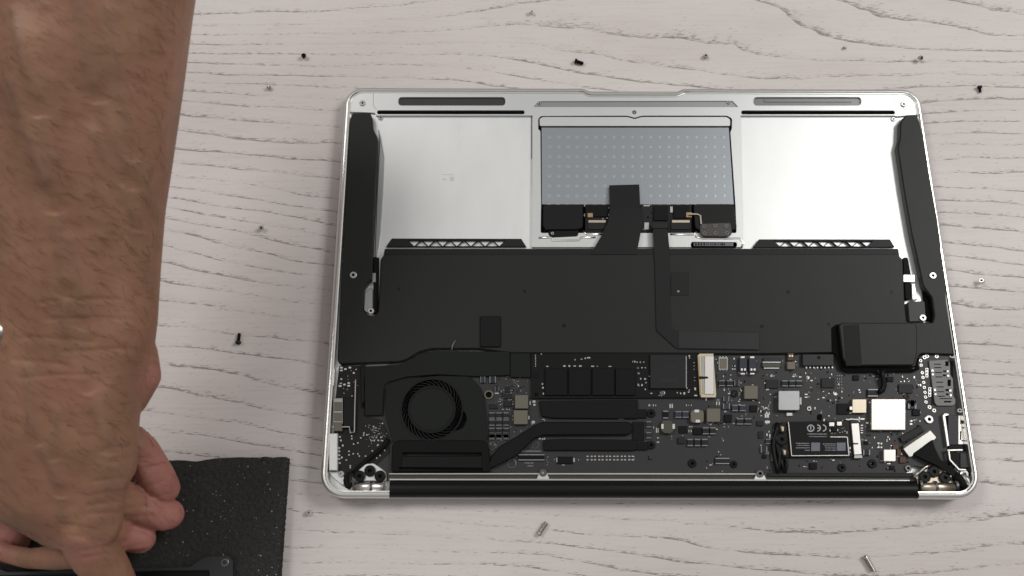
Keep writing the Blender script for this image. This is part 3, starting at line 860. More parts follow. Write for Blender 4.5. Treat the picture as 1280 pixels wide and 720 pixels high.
# right of the SSD, upper rows
comp((650, 278, 720, 374), .0008, 'alu_dark', logic, 'crystal', conv=zE)
o = comp((658, 288, 712, 364), .0010, 'ind', logic, 'crystal', conv=zE)
pads(logic, [(660, 275, 14, 8), (682, 275, 14, 8), (705, 275, 14, 8), (662, 377, 14, 8), (685, 377, 14, 8), (708, 377, 14, 8), (642, 320, 8, 16), (755, 345, 14, 16), (755, 368, 14, 16), (772, 345, 12, 16), (772, 368, 12, 16), (766, 290, 14, 20)], zE, ZBD)
for x0 in (806, 878):
    inductor(rc(x0, 285, x0 + 58, 390), .0018, 'cap_blue', logic, ((x0 + 8, 272, x0 + 40, 286), (x0 + 8, 396, x0 + 42, 408), (x0 + 10, 362, x0 + 26, 380), (x0 + 34, 362, x0 + 50, 380)), .6, zE)
comp((985, 282, 1116, 312), .0010, 'ribbon2', logic, 'connector', conv=zE)
comp((980, 322, 1116, 352), .0014, 'ind_olive', logic, 'connector', conv=zE)
comp((988, 352, 1106, 368), .0008, 'alu_dark', logic, 'connector_rail', conv=zE)
comp((980, 312, 1116, 320), .0013, 'alu', logic, 'connector_rail', conv=zE)
inductor(rc(1168, 246, 1214, 304), .0016, 'brown', logic, ((1178, 262, 1190, 276), (1196, 262, 1208, 276)), .6, zE)
inductor(rc(1164, 312, 1226, 370), .0016, 'ind', logic, (), 1, zE)
for x0 in (652, 712):
    cap(zE, x0, 452, x0 + 46, 496, logic, 'chip', 'y', .0011)
cap(zE, 768, 450, 806, 494, logic, 'cap', 'x', .001)
fixed_screw(790 + 766 / 6, 400 + 553 / 6, ZBD, .0019, logic, 'black', 'hole', .0005, 'standoff')
inductor(rc(842, 492, 945, 592), .0021, 'ind', logic, (), 1, zE)
pads(logic, [(820, 530, 14, 18), (815, 518, 10, 12), (905, 487, 20, 8), (910, 605, 20, 8), (635, 625, 12, 36), (654, 625, 12, 36), (645, 600, 26, 8), (955, 620, 12, 14), (985, 660, 10, 30), (1010, 700, 14, 36), (1030, 700, 10, 30), (1015, 660, 20, 10), (700, 688, 28, 8), (1048, 415, 16, 18), (1065, 420, 10, 12), (1012, 412, 6, 12), (1218, 408, 28, 14), (130, 640, 18, 22), (160, 640, 12, 20), (178, 640, 10, 18), (286, 645, 14, 42), (302, 645, 14, 42), (408, 640, 10, 18), (445, 640, 8, 18), (425, 640, 16, 6)], zE, ZBD)
for bx in ((685, 572, 730, 612), (682, 625, 735, 668)):
    cap(zE, *bx, logic, 'cap_blue', 'x', .001)
for x0 in (752, 808):
    cap(zE, x0, 635, x0 + 44, 684, logic, 'cap_blue', 'y', .0012)
comp((886, 640, 940, 688), .0009, 'chip_dark', logic, conv=zE)
comp((1004, 448, 1098, 512), .0008, 'chip', logic, conv=zE)
for x0 in (1126, 1180, 1232):
    cap(zE, x0, 452, x0 + 46, 498, logic, 'chip', 'y', .0011)
# big inductor in the centre right
inductor(rc(62, 466, 188, 582), .0030, 'can', logic, (), 1.8, zG)
comp((185, 505, 200, 550), .0016, 'can', logic, 'inductor_plate', conv=zG)
comp((110, 596, 145, 616), .0008, 'tin', logic, 'inductor_plate', conv=zG)
# left lower cluster
inductor([(217, 140), (268, 140), (284, 158), (288, 215), (268, 232), (222, 230), (205, 215), (203, 158)], .0022, 'ind_olive', logic, ((202, 165, 220, 200), (280, 165, 298, 200)), 1, zF)
inductor([(418, 70), (488, 70), (498, 85), (498, 145), (485, 158), (420, 158), (406, 145), (406, 85)], .0022, 'ind', logic, ((432, 66, 466, 86), (440, 136, 472, 156)), 1, zF)
inductor(rc(518, 58, 612, 152), .0021, 'ind', logic, (), 1, zF)
for x0 in (300, 350):
    cap(zF, x0, 76, x0 + 44, 124, logic, 'cap_blue', 'y', .0012)
cap(zF, 215, 72, 252, 130, logic, 'chip_dark', 'y', .0008)
pads(logic, [(234, 84, 34, 22), (234, 116, 32, 22), (170, 210, 12, 44), (182, 210, 10, 42), (150, 190, 8, 20), (400, 185, 16, 10), (415, 185, 12, 10), (395, 215, 8, 24), (410, 215, 8, 24), (180, 262, 20, 10), (180, 292, 24, 12), (275, 252, 10, 10), (275, 270, 8, 8), (640, 165, 12, 8), (638, 186, 10, 10), (668, 186, 10, 8), (926, 108, 18, 40), (942, 108, 16, 40), (938, 152, 46, 26), (912, 60, 18, 20), (928, 55, 14, 20), (352, 245, 14, 6), (900, 45, 10, 10), (525, 160, 20, 6), (560, 158, 16, 6), (12, 392, 14, 12), (12, 412, 14, 12), (935, 240, 14, 24), (955, 245, 12, 24)], zF, ZBD)
for bx in ((98, 146, 134, 190), (98, 222, 134, 266)):
    cap(zF, *bx, logic, 'cap', 'y', .0010)
comp((640, 100, 692, 152), .0010, 'chip_dark', logic, conv=zF)
for x0 in (726, 782):
    cap(zF, x0, 126, x0 + 46, 170, logic, 'chip', 'y', .0011)
comp((428, 192, 480, 238), .0011, 'chip_dark', logic, conv=zF)
for x0 in (490, 540):
    cap(zF, x0, 188, x0 + 42, 238, logic, 'chip', 'y', .0012)
for x0 in (384, 434, 484):
    cap(zF, x0, 268, x0 + 40, 320, logic, 'chip', 'y', .0012)
comp((318, 260, 362, 302), .0010, 'chip', logic, conv=zF)
comp((322, 180, 385, 232), .0004, 'chip_dark', logic, conv=zF)
comp((866, 145, 908, 178), .0008, 'chip', logic, conv=zF)
comp((876, 218, 908, 266), .0006, 'chip', logic, conv=zF)
cap(zF, 892, 322, 938, 366, logic, 'cap', 'x', .001)
cap(zF, 925, 270, 962, 305, logic, 'cap', 'y', .0008)
comp((902, 378, 932, 404), .0006, 'chip_dark', logic, conv=zF)
pads(logic, [(972, 398, 20, 18), (975, 415, 24, 16), (968, 380, 10, 14)], zF, ZBD)
comp((574, 400, 676, 444), .0008, 'chip', logic, 'connector', conv=zF)
for y in (404, 440):
    comp((578, y - 4, 676, y + 4), .0010, 'alu_dark', logic, 'connector_rail', conv=zF)
for x, y, r, m1 in ((418, 438, .0021, 'black'), (706, 445, .0018, 'black'), (133, 92, .0022, 'black'), (133, 312, .0021, 'black')):
    fixed_screw(790 + x / 5.54, 500 + y / 5.54, ZBD, r, logic, m1, 'hole', .0007, 'standoff')
m = MB(); m.tube([P(x, y, ZBD + .0001) for x, y in zF((115, 388), (115, 412), (138, 412))], .0002, 5); m.build('board_mark', M['hole'], logic)
for q in (rc(0, 64, 100, 124), rc(0, 150, 84, 285), rc(0, 290, 110, 345)):
    MB().prism(zF(*q), ZBD, ZBD + (.0013 if q[0][1] != 150 else .0004), bev=.0002).build('plate_tab', M['heat'], heat)

# right end of the board
o = comp((205, 250, 390, 318), .0020, 'ribbon2', logic, 'battery_socket', conv=zG, bev=.0002)
fixed_screw(960 + 302 / 4.74, 390 + 270 / 4.74, ZBD + .0020, .0009, logic, 'hole', 'hole', .0001, 'socket_hole')
pads(logic, [(228 + 22 * k, 328, 12, 16) for k in range(8)], zG, ZBD, h=.0006)
comp((318, 392, 394, 448), .0009, 'chip', logic, conv=zG)
pads(logic, [(412 + 12 * (k % 3), 378 + 18 * (k // 3), 6, 7) for k in range(15)], zG, ZBD, m_='alu_dark')
pads(logic, [(400, 486, 22, 22), (390, 480, 8, 20), (238, 390, 22, 22), (232, 386, 10, 20), (226, 488, 24, 10), (226, 505, 22, 10), (438, 508, 8, 8), (328, 470, 12, 6), (540, 462, 16, 12), (545, 475, 14, 8), (808, 410, 10, 12), (825, 395, 8, 8), (835, 410, 10, 8), (893, 432, 12, 8), (770, 480, 8, 8), (155, 368, 20, 8), (20, 380, 20, 10)], zG, ZBD)
comp((505, 374, 540, 404), .0008, 'chip_dark', logic, conv=zG)
comp((706, 384, 744, 412), .0008, 'chip_dark', logic, conv=zG)
comp((775, 428, 858, 480), .0009, 'chip', logic, conv=zG)
cap(zG, 592, 455, 652, 502, logic, 'chip', 'y', .0012)
fixed_screw(960 + 820 / 4.74, 390 + 500 / 4.74, ZBD, .0016, logic, 'black', 'hole', .0003, 'standoff')
cap(zG, 836, 522, 876, 560, logic, 'cap', 'x', .0011)
comp((410, 542, 480, 606), .0007, 'chip_dark', logic, conv=zG)
inductor(rc(500, 516, 584, 598), .0020, 'champagne', logic, ((484, 560, 500, 580),), 1, zG)
comp((606, 510, 812, 705), .0005, 'brown', logic, 'shield_fence', conv=zG, bev=.0002, r=1.5)
comp((612, 514, 816, 700), .0026, 'shield', logic, 'shield_can', conv=zG, bev=.0003, r=1.5)
fixed_screw(960 + 244 / 4.74, 390 + 573 / 4.74, ZBD, .0013, logic, 'steel', 'hole', .0006, 'standoff')
comp((292, 84, 322, 120), .0004, 'hole', logic, 'board_slot', conv=zH, r=3)
for bx in ((830, 20, 880, 52), (836, 0, 876, 30)):
    cap(zH, *bx, logic, 'cap', 'x', .0011)
comp((858, 56, 902, 92), .0009, 'chip_dark', logic, conv=zH)
pads(logic, [(850, 124, 16, 14), (848, 142, 20, 14), (865, 120, 10, 8), (900, 125, 12, 8), (655, 256, 18, 12), (672, 258, 14, 14), (655, 280, 18, 14), (672, 280, 14, 14), (716, 377, 28, 10), (215, 395, 16, 8), (228, 396, 8, 6), (272, 362, 14, 8), (286, 364, 8, 6), (556, 150, 18, 8), (556, 166, 18, 8), (556, 180, 18, 8), (556, 194, 18, 8), (560, 112, 34, 12), (735, 270, 24, 12), (750, 292, 20, 12), (720, 232, 8, 14), (705, 240, 6, 20), (792, 318, 10, 20), (770, 332, 20, 8), (580, 238, 16, 6)], zH, ZBD)
comp((572, 246, 596, 262), .0008, 'chip_dark', logic, conv=zH)
cap(zH, 564, 294, 606, 328, logic, 'chip', 'x', .0012)
inductor(rc(686, 292, 758, 364), .0022, 'shield', logic, (), 1, zH)
for bx in ((765, 290, 790, 330), (782, 335, 818, 372), (740, 262, 775, 292)):
    comp(bx, .0010, 'brown', logic, 'tantalum', conv=zH)
comp((248, 372, 290, 410), .0009, 'chip_dark', logic, conv=zH)
comp((722, 390, 750, 412), .0009, 'chip_dark', logic, conv=zH)
for x, y, r, m1 in ((620, 377, .0022, 'black'), (440, 400, .0020, 'black'), (832, 404, .0017, 'steel_dark'), (957, 114, .0022, 'tin')):
    fixed_screw(960 + x / 4.74, 500 + y / 4.74, ZBD, r, logic, m1, 'hole', .0008, 'standoff')
# tiny passives scattered between the larger parts
m = MB(); rr = random.Random(77)
for k in range(520):
    x, y = rr.uniform(880, 1150), rr.uniform(446, 588)
    if y < 466 and x > 1040: continue
    if 905 < x < 950 and y > 530: continue
    if rr.random() < .4 and y > 560: continue
    w, h = rr.choice(((2.2, 1.2), (1.2, 2.2), (1.4, 1.4), (3.0, 1.6), (1.6, 3.0)))
    t = rr.random()
    mi = 4 if t < .25 else (0 if t < .5 else (1 if t < .75 else (2 if t < .9 else 3)))
    m.prism(rc(x, y, x + w, y + h), ZBD - .0001, ZBD + rr.uniform(.0002, .0004), mi, .00004)
for k in range(150):
    x, y = rr.uniform(612, 660), rr.uniform(470, 560)
    w, h = rr.choice(((2.0, 1.0), (1.0, 2.0), (1.3, 1.3)))
    t = rr.random()
    m.prism(rc(x, y, x + w, y + h), ZBD - .0001, ZBD + rr.uniform(.0002, .0004), 0 if t < .3 else (1 if t < .6 else (2 if t < .8 else 3)), .00004)
m.build('tiny_passives', [M['printdim'], M['chip_dark'], M['brown'], M['ind'], M['tin']], logic, kind='stuff')
# antenna card
ZW = ZBD + .0014
wifi = MB().prism(fillet(zL((135, 100), (830, 85), (850, 445), (140, 455)), 1), ZW - .0009, ZW, bev=.0001).build('wireless_card', M['pcb_brown'], laptop)
wl = MB().prism(zL((204, 100), (600, 94), (620, 248), (790, 250), (808, 432), (236, 438)), ZW - .0002, ZW + .0011, bev=.00012).build('card_shield', M['ssd'], wifi)
m = MB()
for a_, b_ in (((203, 100), (236, 438)), ((236, 438), (808, 434)), ((808, 434), (792, 250)), ((792, 250), (622, 250))):
    q = zL(a_, b_); m.tube([P(*q[0], ZW + .0011), P(*q[1], ZW + .0011)], .0003, 6)
m.build('shield_edge', M['shield'], wifi)
ZWp = ZW + .00113


def arc_mark(cx, cy, r, a0, a1, w, conv, z, m, n=14):
    o_, i_ = [], []
    for k in range(n + 1):
        a_ = math.radians(a0 + (a1 - a0) * k / n)
        o_.append((cx + (r + w / 2) * math.cos(a_), cy + (r + w / 2) * math.sin(a_)))
        i_.append((cx + (r - w / 2) * math.cos(a_), cy + (r - w / 2) * math.sin(a_)))
    for k in range(n):
        m.prism(conv(o_[k], o_[k + 1], i_[k + 1], i_[k]), z - .00004, z + .00003, bev=0)


m = MB()
arc_mark(428, 162, 32, 0, 360, 9, zL, ZWp, m, 24)
m.prism(zL(*rc(423, 140, 433, 168)), ZWp - .00004, ZWp + .00003, bev=0)
m.prism(zL(*rc(423, 174, 433, 184)), ZWp - .00004, ZWp + .00003, bev=0)
m.prism(zL(*rc(415, 180, 441, 184)), ZWp - .00004, ZWp + .00003, bev=0)
arc_mark(494, 160, 30, -92, 92, 10, zL, ZWp, m)
m.prism(zL(*rc(494, 156, 520, 165)), ZWp - .00004, ZWp + .00003, bev=0)
arc_mark(550, 160, 30, -92, 92, 10, zL, ZWp, m)
m.build('conformity_mark', M['print'], wifi)
text_bars(zL, [(395, 590, 214, 13), (412, 590, 240, 11)], ZWp, 'printdim', wifi, 21)
text_bars(zL, [(280, 412, 308, 12), (290, 415, 330, 10), (280, 418, 352, 12), (370, 420, 378, 11), (548, 680, 314, 11), (565, 682, 334, 10), (572, 684, 354, 11), (572, 684, 376, 11)], ZWp, 'printdim', wifi, 22)
for bx in ((432, 306, 520, 390), (690, 306, 776, 388)):
    comp(bx, .00006, 'patch', wifi, 'sticker', base=ZWp - .00004, conv=zL, bev=0)
pads(wifi, [(620, 185, 12, 28), (698, 180, 12, 24), (640, 215, 8, 14), (670, 215, 8, 14), (720, 205, 10, 12), (745, 200, 12, 10), (770, 190, 8, 20), (790, 205, 10, 30), (820, 360, 16, 30), (820, 400, 14, 20), (740, 165, 10, 8), (760, 160, 8, 12)], zL, ZW)
for bx in ((612, 102, 665, 142), (690, 95, 740, 136)):
    comp(bx, .0008, 'shield', wifi, 'crystal', base=ZW, conv=zL, r=.8)
comp((642, 150, 690, 195), .0006, 'chip_dark', wifi, base=ZW, conv=zL)
for c_ in ((147, 165), (168, 400)):
    q = zL(c_)[0]
    fixed_screw(q[0], q[1], ZW, .0024, wifi, 'pcb_brown', 'gold', .0005, 'antenna_socket', .5)
    MB().prism(fillet(zL((c_[0] - 22, c_[1] - 30), (c_[0] + 20, c_[1] - 22), (c_[0] + 14, c_[1] + 34), (c_[0] - 10, c_[1] + 30)), 1.2), ZW, ZW + .0018, bev=.0004).build('antenna_plug', M['champagne'], wifi)
q = zL((140, 272))[0]
fixed_screw(q[0], q[1], ZW, .0030, wifi, 'black', 'hole', .0012, 'screw', .3)
m = MB(); m.tube([P(x, y, ZBD + .0014) for x, y in zL((92, 110), (88, 180), (62, 260), (52, 340), (62, 440), (85, 540), (102, 612))], .0010, 8)
m.build('antenna_lead', M['black'], wifi, smooth=True)
m = MB(); m.tube([P(x, y, ZBD + .0012) for x, y in zL((135, 300), (118, 420), (112, 520), (104, 612))], .0008, 8); m.build('antenna_lead', M['black'], wifi, smooth=True)
m = MB(); m.tube([P(x, y, ZBD + .0012) for x, y in zL((132, 430), (140, 520), (168, 608))], .0008, 8); m.build('antenna_lead', M['black'], wifi, smooth=True)
m = MB(); m.tube([P(x, y, ZBD + .0012) for x, y in zL((165, 470), (184, 480), (184, 540), (170, 608))], .0008, 8); m.build('antenna_lead', M['black'], wifi, smooth=True)
MB().prism(fillet(zL((78, 100), (120, 105), (115, 250), (130, 330), (125, 450), (100, 440), (62, 300), (55, 270)), 2), ZBD, ZBD + .0018, bev=.0005).build('antenna_boot', M['black'], wifi)
ws = MB().prism(fillet(zL((832, 112), (910, 110), (940, 425), (862, 428)), .8), ZBD, ZBD + .0026, bev=.0002).build('card_socket', M['shield'], logic)
comp((820, 80, 915, 112), .0020, 'ribbon2', logic, 'socket_end', conv=zL)
comp((862, 430, 945, 462), .0020, 'alu_dark', logic, 'socket_end', conv=zL)
MB().prism(zL((848, 308), (902, 310), (904, 324), (850, 324)), ZBD + .0025, ZBD + .0028, bev=.0001).build('socket_key', M['chip'], logic)
m = MB(); m.tube([P(x, y, ZBD + .0016) for x, y in zL((775, 72), (800, 78), (825, 72), (908, 78), (910, 100))], .0006, 6); m.build('socket_clip', M['steel'], logic)

# right side: port contacts and connectors
shp = zI((228, 150), (390, 140), (412, 165), (415, 205), (418, 280), (440, 310), (445, 390), (440, 460), (465, 500), (462, 540), (440, 555), (300, 555), (278, 530), (262, 420), (245, 280), (230, 190))
holes = []
for y in (182, 212, 256, 296, 344, 386, 430, 470):
    x0 = 270 + (y - 182) * .12
    holes.append(zI(*rc(x0, y - 4, x0 + 62, y + 4)))
for bx in ((372, 155, 402, 198), (352, 238, 380, 252), (350, 275, 378, 290), (392, 320, 422, 378), (374, 405, 402, 424), (378, 444, 402, 462), (320, 488, 432, 495), (360, 512, 425, 526)):
    holes.append(zI(*rc(*bx)))
m = MB(); m.prism(fillet(shp, .8), ZBD, ZBD + .0010, bev=.0001)
m.build('port_shield', M['portgrey'], logic)
m = MB()
for q in holes: m.prism(q, ZBD + .0009, ZBD + .00104, bev=0)
m.build('port_slots', M['hole'], logic, kind='stuff')
comp((245, 150, 440, 545), .0002, 'chip_dark', logic, 'port_base', conv=zI, bev=0)
for bx in ((385, 236, 402, 256), (388, 276, 408, 296), (408, 408, 428, 430), (414, 450, 432, 474), (246, 228, 268, 250), (250, 264, 270, 284), (268, 402, 290, 424), (274, 442, 294, 462)):
    comp(bx, .0014, 'tin', logic, 'solder_tab', conv=zI)
for k, (x, y) in enumerate(((150, 150), (155, 190), (165, 258), (171, 300), (178, 345), (183, 390), (190, 435), (194, 478), (198, 522))):
    q = zI((x, y))[0]
    fixed_screw(q[0], q[1], ZBD, .0009, logic, 'tin', 'pcb', .0002, 'pin_ring', .45)
for x, y, w, h in ((206, 258, 26, 86), (232, 432, 26, 86)):
    m = MB()
    hl = [zI(*rc(x - 6, y + dy - 8, x + 6, y + dy + 8)) for dy in (-28, 0, 28)]
    m.prism([fillet(zI(*rc(x - w / 2, y - h / 2, x + w / 2, y + h / 2)), .8)] + hl, ZBD, ZBD + .0003, bev=.00005)
    m.build('pin_frame', M['tin'], logic)
for x, y in ((185, 120), (208, 108), (295, 110), (428, 108), (272, 598), (498, 598), (230, 568)):
    q = zI((x, y))[0]
    fixed_screw(q[0], q[1], ZBD, .0011, logic, 'tin', 'tin', .0003, 'solder_dome')
MB().prism(zI((458, 112), (492, 112), (572, 600), (530, 604)), ZBD, ZBD + .0020, bev=.0002).build('port_body', M['can'], logic)
# lower right connectors
comp((1068, 90, 1130, 265), .0014, 'ribbon2', logic, 'port_cover', conv=zH)
comp((1126, 92, 1184, 262), .0012, 'shield', logic, 'port_shell', conv=zH)
for bx in ((1140, 120, 1160, 140), (1150, 160, 1186, 168), (1172, 110, 1180, 160), (1138, 185, 1146, 236), (1172, 180, 1180, 236), (1146, 238, 1180, 244)):
    comp(bx, .0014, 'chip', logic, 'port_gap', conv=zH)
MB().prism(zH((1034, 90), (1046, 78), (1070, 80), (1072, 92), (1052, 96), (1076, 272), (1062, 276)), ZBD, ZBD + .0020, bev=.0002).build('cable_clip', M['shield'], logic)
comp((1072, 266, 1215, 300), .0010, 'chip_dark', logic, 'port_cover', conv=zH)
m = MB(); m.tube([P(x, y, ZBD + .0022) for x, y in zH((1062, 298), (1150, 296))], .0006, 6)
m.tube([P(x, y, ZBD + .0022) for x, y in zH((1068, 298), (1076, 355), (1130, 412), (1170, 414))], .0006, 6); m.build('wire_clip', M['shield'], logic)
comp((1076, 310, 1225, 405), .0016, 'chip_dark', logic, 'port_cover', conv=zH, r=1)
comp((1140, 312, 1222, 400), .0020, 'ribbon2', logic, 'port_block', conv=zH, r=1)
# display cable
dc = MB().prism(fillet(zH((800, 288), (962, 178), (1000, 222), (985, 238), (968, 240), (862, 318), (858, 334), (838, 338)), .8), ZBD + .0008, ZBD + .0024, bev=.0002).build('display_plug', M['plug'], laptop)
MB().prism(zH((780, 220), (905, 150), (925, 182), (798, 255)), ZBD, ZBD + .0013, bev=.0002).build('plug_socket', M['chip'], dc)
MB().prism(zH((800, 272), (955, 170), (965, 180), (806, 288)), ZBD + .0024, ZBD + .0026, bev=.0001).build('plug_edge', M['ind_olive'], dc)
m = MB()
dpts = [((865, 322), (975, 240), .0108), ((925, 352), (992, 290), .0114), ((1000, 385), (1022, 352), .0118), ((1065, 430), (1080, 398), .0122), ((1120, 470), (1132, 432), .0120), ((1150, 520), (1175, 480), .0112)]
prev = None
for a_, b_, z in dpts:
    (qa, qb) = zH(a_, b_)
    A_, B_ = P(*qa, z), P(*qb, z)
    r = m.ring([A_, B_, B_ - Vector((0, 0, .0009)), A_ - Vector((0, 0, .0009))])
    if prev: m.bridge(prev, r)
    prev = r
m.face((0, 1, 2, 3)); m.face(prev[::-1]); m.build('display_cable', M['rubber'], dc)

# ------------------------------------------------------------------ hinges, rear rail, hinge bar
yb = P(640, 611, .0118).y
m = MB()
n = 20; R_ = .0040
ra = m.ring([(xl - .0002, yb + R_ * math.cos(2 * math.pi * k / n), .0083 + R_ * math.sin(2 * math.pi * k / n)) for k in range(n)])
rb_ = m.ring([(xr + .0002, yb + R_ * math.cos(2 * math.pi * k / n), .0083 + R_ * math.sin(2 * math.pi * k / n)) for k in range(n)])
m.bridge(ra, rb_); m.face(ra[::-1]); m.face(rb_)
hb = m.build('hinge_bar', M['blackgloss'], laptop, smooth=True)
hb.modifiers.new('edges', 'EDGE_SPLIT').split_angle = math.radians(40)
m = MB()
m.prism([(488, 599), (1146, 601.5), (1146, 606), (488, 605)], .0060, .0098, bev=.0003)
m.build('bar_gap', M['hole'], hb)
rail = MB(); rail.prism([(484, 590.5), (1142, 591), (1142, 601.8), (484, 600.8)], ZF, .0092, bev=.0002)
rail = rail.build('rear_rail', M['channel'], laptop)
MB().prism([(486, 597.8), (1138, 599), (1138, 602), (486, 601)], .0090, .0106, bev=.0004).build('rail_ridge', M['alu_bright'], rail)
MB().prism([(640, 590.8), (800, 590.8), (955, 591.2), (955, 593.6), (640, 593.2), (486, 593.2), (486, 591)], .0090, .0102, bev=.0003).build('rail_ridge', M['alu_bright'], rail)
MB().prism([(960, 591.4), (1140, 591.6), (1140, 596.2), (960, 595.6)], .0090, .0101, bev=.0002).build('rail_cover', M['chip'], rail)
for x, y in ((590 + 492 / 5.54, 500 + 505 / 5.54), (790 + 888 / 5.54, 500 + 512 / 5.54)):
    MB().prism(fillet([(x - 9, y + 8.5), (x - 5, y), (x - 2, y - 4), (x + 2, y - 4), (x + 5, y), (x + 9, y + 8.5)], 1.5), .0090, .0104, bev=.0003).build('rail_lug', M['alu'], rail)
    fixed_screw(x, y - .5, .0104, .0019, rail, 'steel_dark', 'hole', .0006)
def hinge(conv, plate, scr, barrel, ln):
    h = MB().prism(fillet(conv(*plate), 2), ZF, .0100, bev=.0003).build('hinge', M['champagne' if conv is zH else 'alu'], laptop)
    for x, y in scr:
        q = conv((x, y))[0]
        fixed_screw(q[0], q[1], .0100, .0028, h, 'black', 'hole', .0012, 'screw', .35)
    (x0, y0, x1, y1) = barrel
    a_, b_ = conv((x0, y0), (x1, y1))
    m = MB(); m.tube([P(*a_, .0098), P(*b_, .0098)], .0024, 14); m.build('hinge_barrel', M['alu_bright' if conv is zB else 'champagne'], h, smooth=True)
    for t in ln:
        q = conv(t)[0]
        m = MB(); m.tube([P(q[0] - 1.5, q[1], .0098), P(q[0] + 1.5, q[1], .0098)], .0028, 14); m.build('hinge_collar', M['steel_dark'], h)


hinge(zB, ((258, 560), (262, 540), (300, 470), (345, 440), (400, 436), (450, 470), (485, 500), (488, 562)), ((300, 527), (372, 490), (443, 527)), (262, 602, 470, 602), ((385, 602),))
hinge(zH, ((885, 475), (870, 455), (905, 430), (950, 400), (1000, 398), (1060, 430), (1100, 470), (1100, 505), (890, 505)), ((932, 455), (986, 424), (1052, 460)), (900, 518, 1100, 518), ((990, 512), (1110, 505), (898, 500)))
m = MB(); m.tube([P(x, y, ZBD + .0016) for x, y in zH((862, 458), (900, 425), (930, 398), (960, 388))], .0008, 8); m.build('hinge_wire', M['steel'], laptop, smooth=True)
# black lead loops and corner posts
m = MB(); m.tube([P(x, y, .0108) for x, y in zB((255, 505), (222, 520), (205, 555), (215, 592), (240, 608))], .0013, 8); m.build('lead_loop', M['rubber'], laptop, smooth=True)
m = MB(); m.tube([P(x, y, .0112) for x, y in zB((262, 512), (238, 530), (232, 570), (246, 600))], .0009, 8); m.build('lead_loop', M['black'], laptop, smooth=True)
m = MB(); m.tube([P(x, y, .0108) for x, y in zH((1100, 452), (1135, 470), (1150, 500), (1165, 522))], .0022, 8); m.build('lead_loop', M['rubber'], laptop, smooth=True)
m = MB(); m.tube([P(x, y, .0105) for x, y in zH((1150, 440), (1180, 480), (1185, 505), (1170, 525))], .0017, 8); m.build('corner_arm', M['alu_dark'], laptop, smooth=True)
MB().prism(fillet(zB((125, 495), (165, 488), (195, 500), (200, 560), (190, 600), (150, 570), (95, 520), (85, 490)), 3), ZF, .0088, bev=.0004).build('corner_post', M['alu'], laptop)
fixed_screw(395 + 173 / 5.54, 500 + 512 / 5.54, .0088, .0016, laptop, 'steel', 'hole', .0006)
MB().prism(fillet(zH((1150, 430), (1190, 430), (1235, 450), (1238, 470), (1200, 515), (1160, 525), (1140, 510)), 3), ZF, .0084, bev=.0004).build('corner_post', M['alu_bright'], laptop)
fixed_screw(960 + 1166 / 4.74, 500 + 438 / 4.74, .0095, .0021, laptop, 'tin', 'hole', .0008)
MB().prism(fillet(zH((1180, 418), (1230, 405), (1242, 440), (1225, 458), (1195, 452)), 3), ZF, .0098, bev=.0004).build('corner_foam', M['rubber'], laptop)
# lead from the raised battery block down to the board
m = MB(); m.tube([P(x, y, z) for (x, y), z in zip(zG((675, 345), (680, 380), (690, 430), (680, 462), (655, 478)), (.0112, .0108, .0104, .0100, .0098))], .0013, 8); m.build('battery_lead', M['black'], battery, smooth=True)
MB().prism(fillet(zG((640, 342), (700, 342), (695, 372), (655, 368)), 1), ZBD, .0110, bev=.0004).build('lead_boot', M['black'], battery)
# stray fibre caught at the battery edge
m = MB(); m.tube([P(x, y, z) for (x, y), z in zip(zA((1018, 345), (1022, 318), (1032, 295), (1048, 272)), (.0106, .0112, .0114, .0112))], [.0003, .00028, .00022, .0001], 5)
fib = m.build('fibre', M['printdim'], smooth=True); tag(fib, 'pale stray fibre caught at the battery edge above the fan', 'fibre')

# ------------------------------------------------------------------ loose screws on the table
def loose_screw(px, py, heading, length, r_head, r_shaft, black, stand, label, tilt=0):
    """stand: screw stands on its head (shaft up or head up); otherwise it lies on its side, heading in degrees"""
    mt = M['black_steel'] if black else M['steel']
    base = P(px, py, .0012)
    e = empty('screw', (base.x, base.y, 0), label, 'screw', 'loose screws on the table')
    hh = r_head * .8
    def head(c, ax):
        m = MB()
        m.lathe(c, [(r_head * .0 + r_shaft * .8, 0), (r_head, 0), (r_head, hh * .75), (r_head * .82, hh), (r_head * .42, hh), (r_head * .36, hh * .55)], 16, [0, 0, 0, 0, 1, 1], ax)
        return m.build('head', [mt, M['hole']], e)
    def shaft(c, ax):
        m = MB(); pr_ = [(r_shaft, 0)]
        k = 0; z = .0003
        while z < length:
            pr_ += [(r_shaft * (1.0 if k % 2 else .82), z)]; z += .00022; k += 1
        pr_ += [(r_shaft * .8, length), (r_shaft * .2, length + .0002)]
        m.lathe(c, pr_, 12, None, ax)
        return m.build('shaft', mt, e)
    if stand:
        ax = Vector((math.sin(math.radians(tilt)) * math.cos(math.radians(heading)), math.sin(math.radians(tilt)) * math.sin(math.radians(heading)), math.cos(math.radians(tilt))))
        z0 = .0001 + r_head * abs(math.sin(math.radians(tilt)))
        if stand == 'up':      # head on the table, shaft upwards
            head(Vector((0, 0, z0 + hh)), -ax); shaft(Vector((0, 0, z0 + hh)), ax)
        else:                  # leaning on its short shaft, head seen from above
            head(Vector((0, 0, z0 + length)), ax); shaft(Vector((0, 0, z0 + length)), -ax)
    else:
        a_ = math.radians(heading)
        dz = (r_head - r_shaft) / length
        ax = Vector((math.cos(a_), math.sin(a_), -dz * .9)).normalized()
        c = Vector((0, 0, r_head)) - ax * length * .4
        c.z = r_head
        head(c, -ax); shaft(c, ax)
    return e


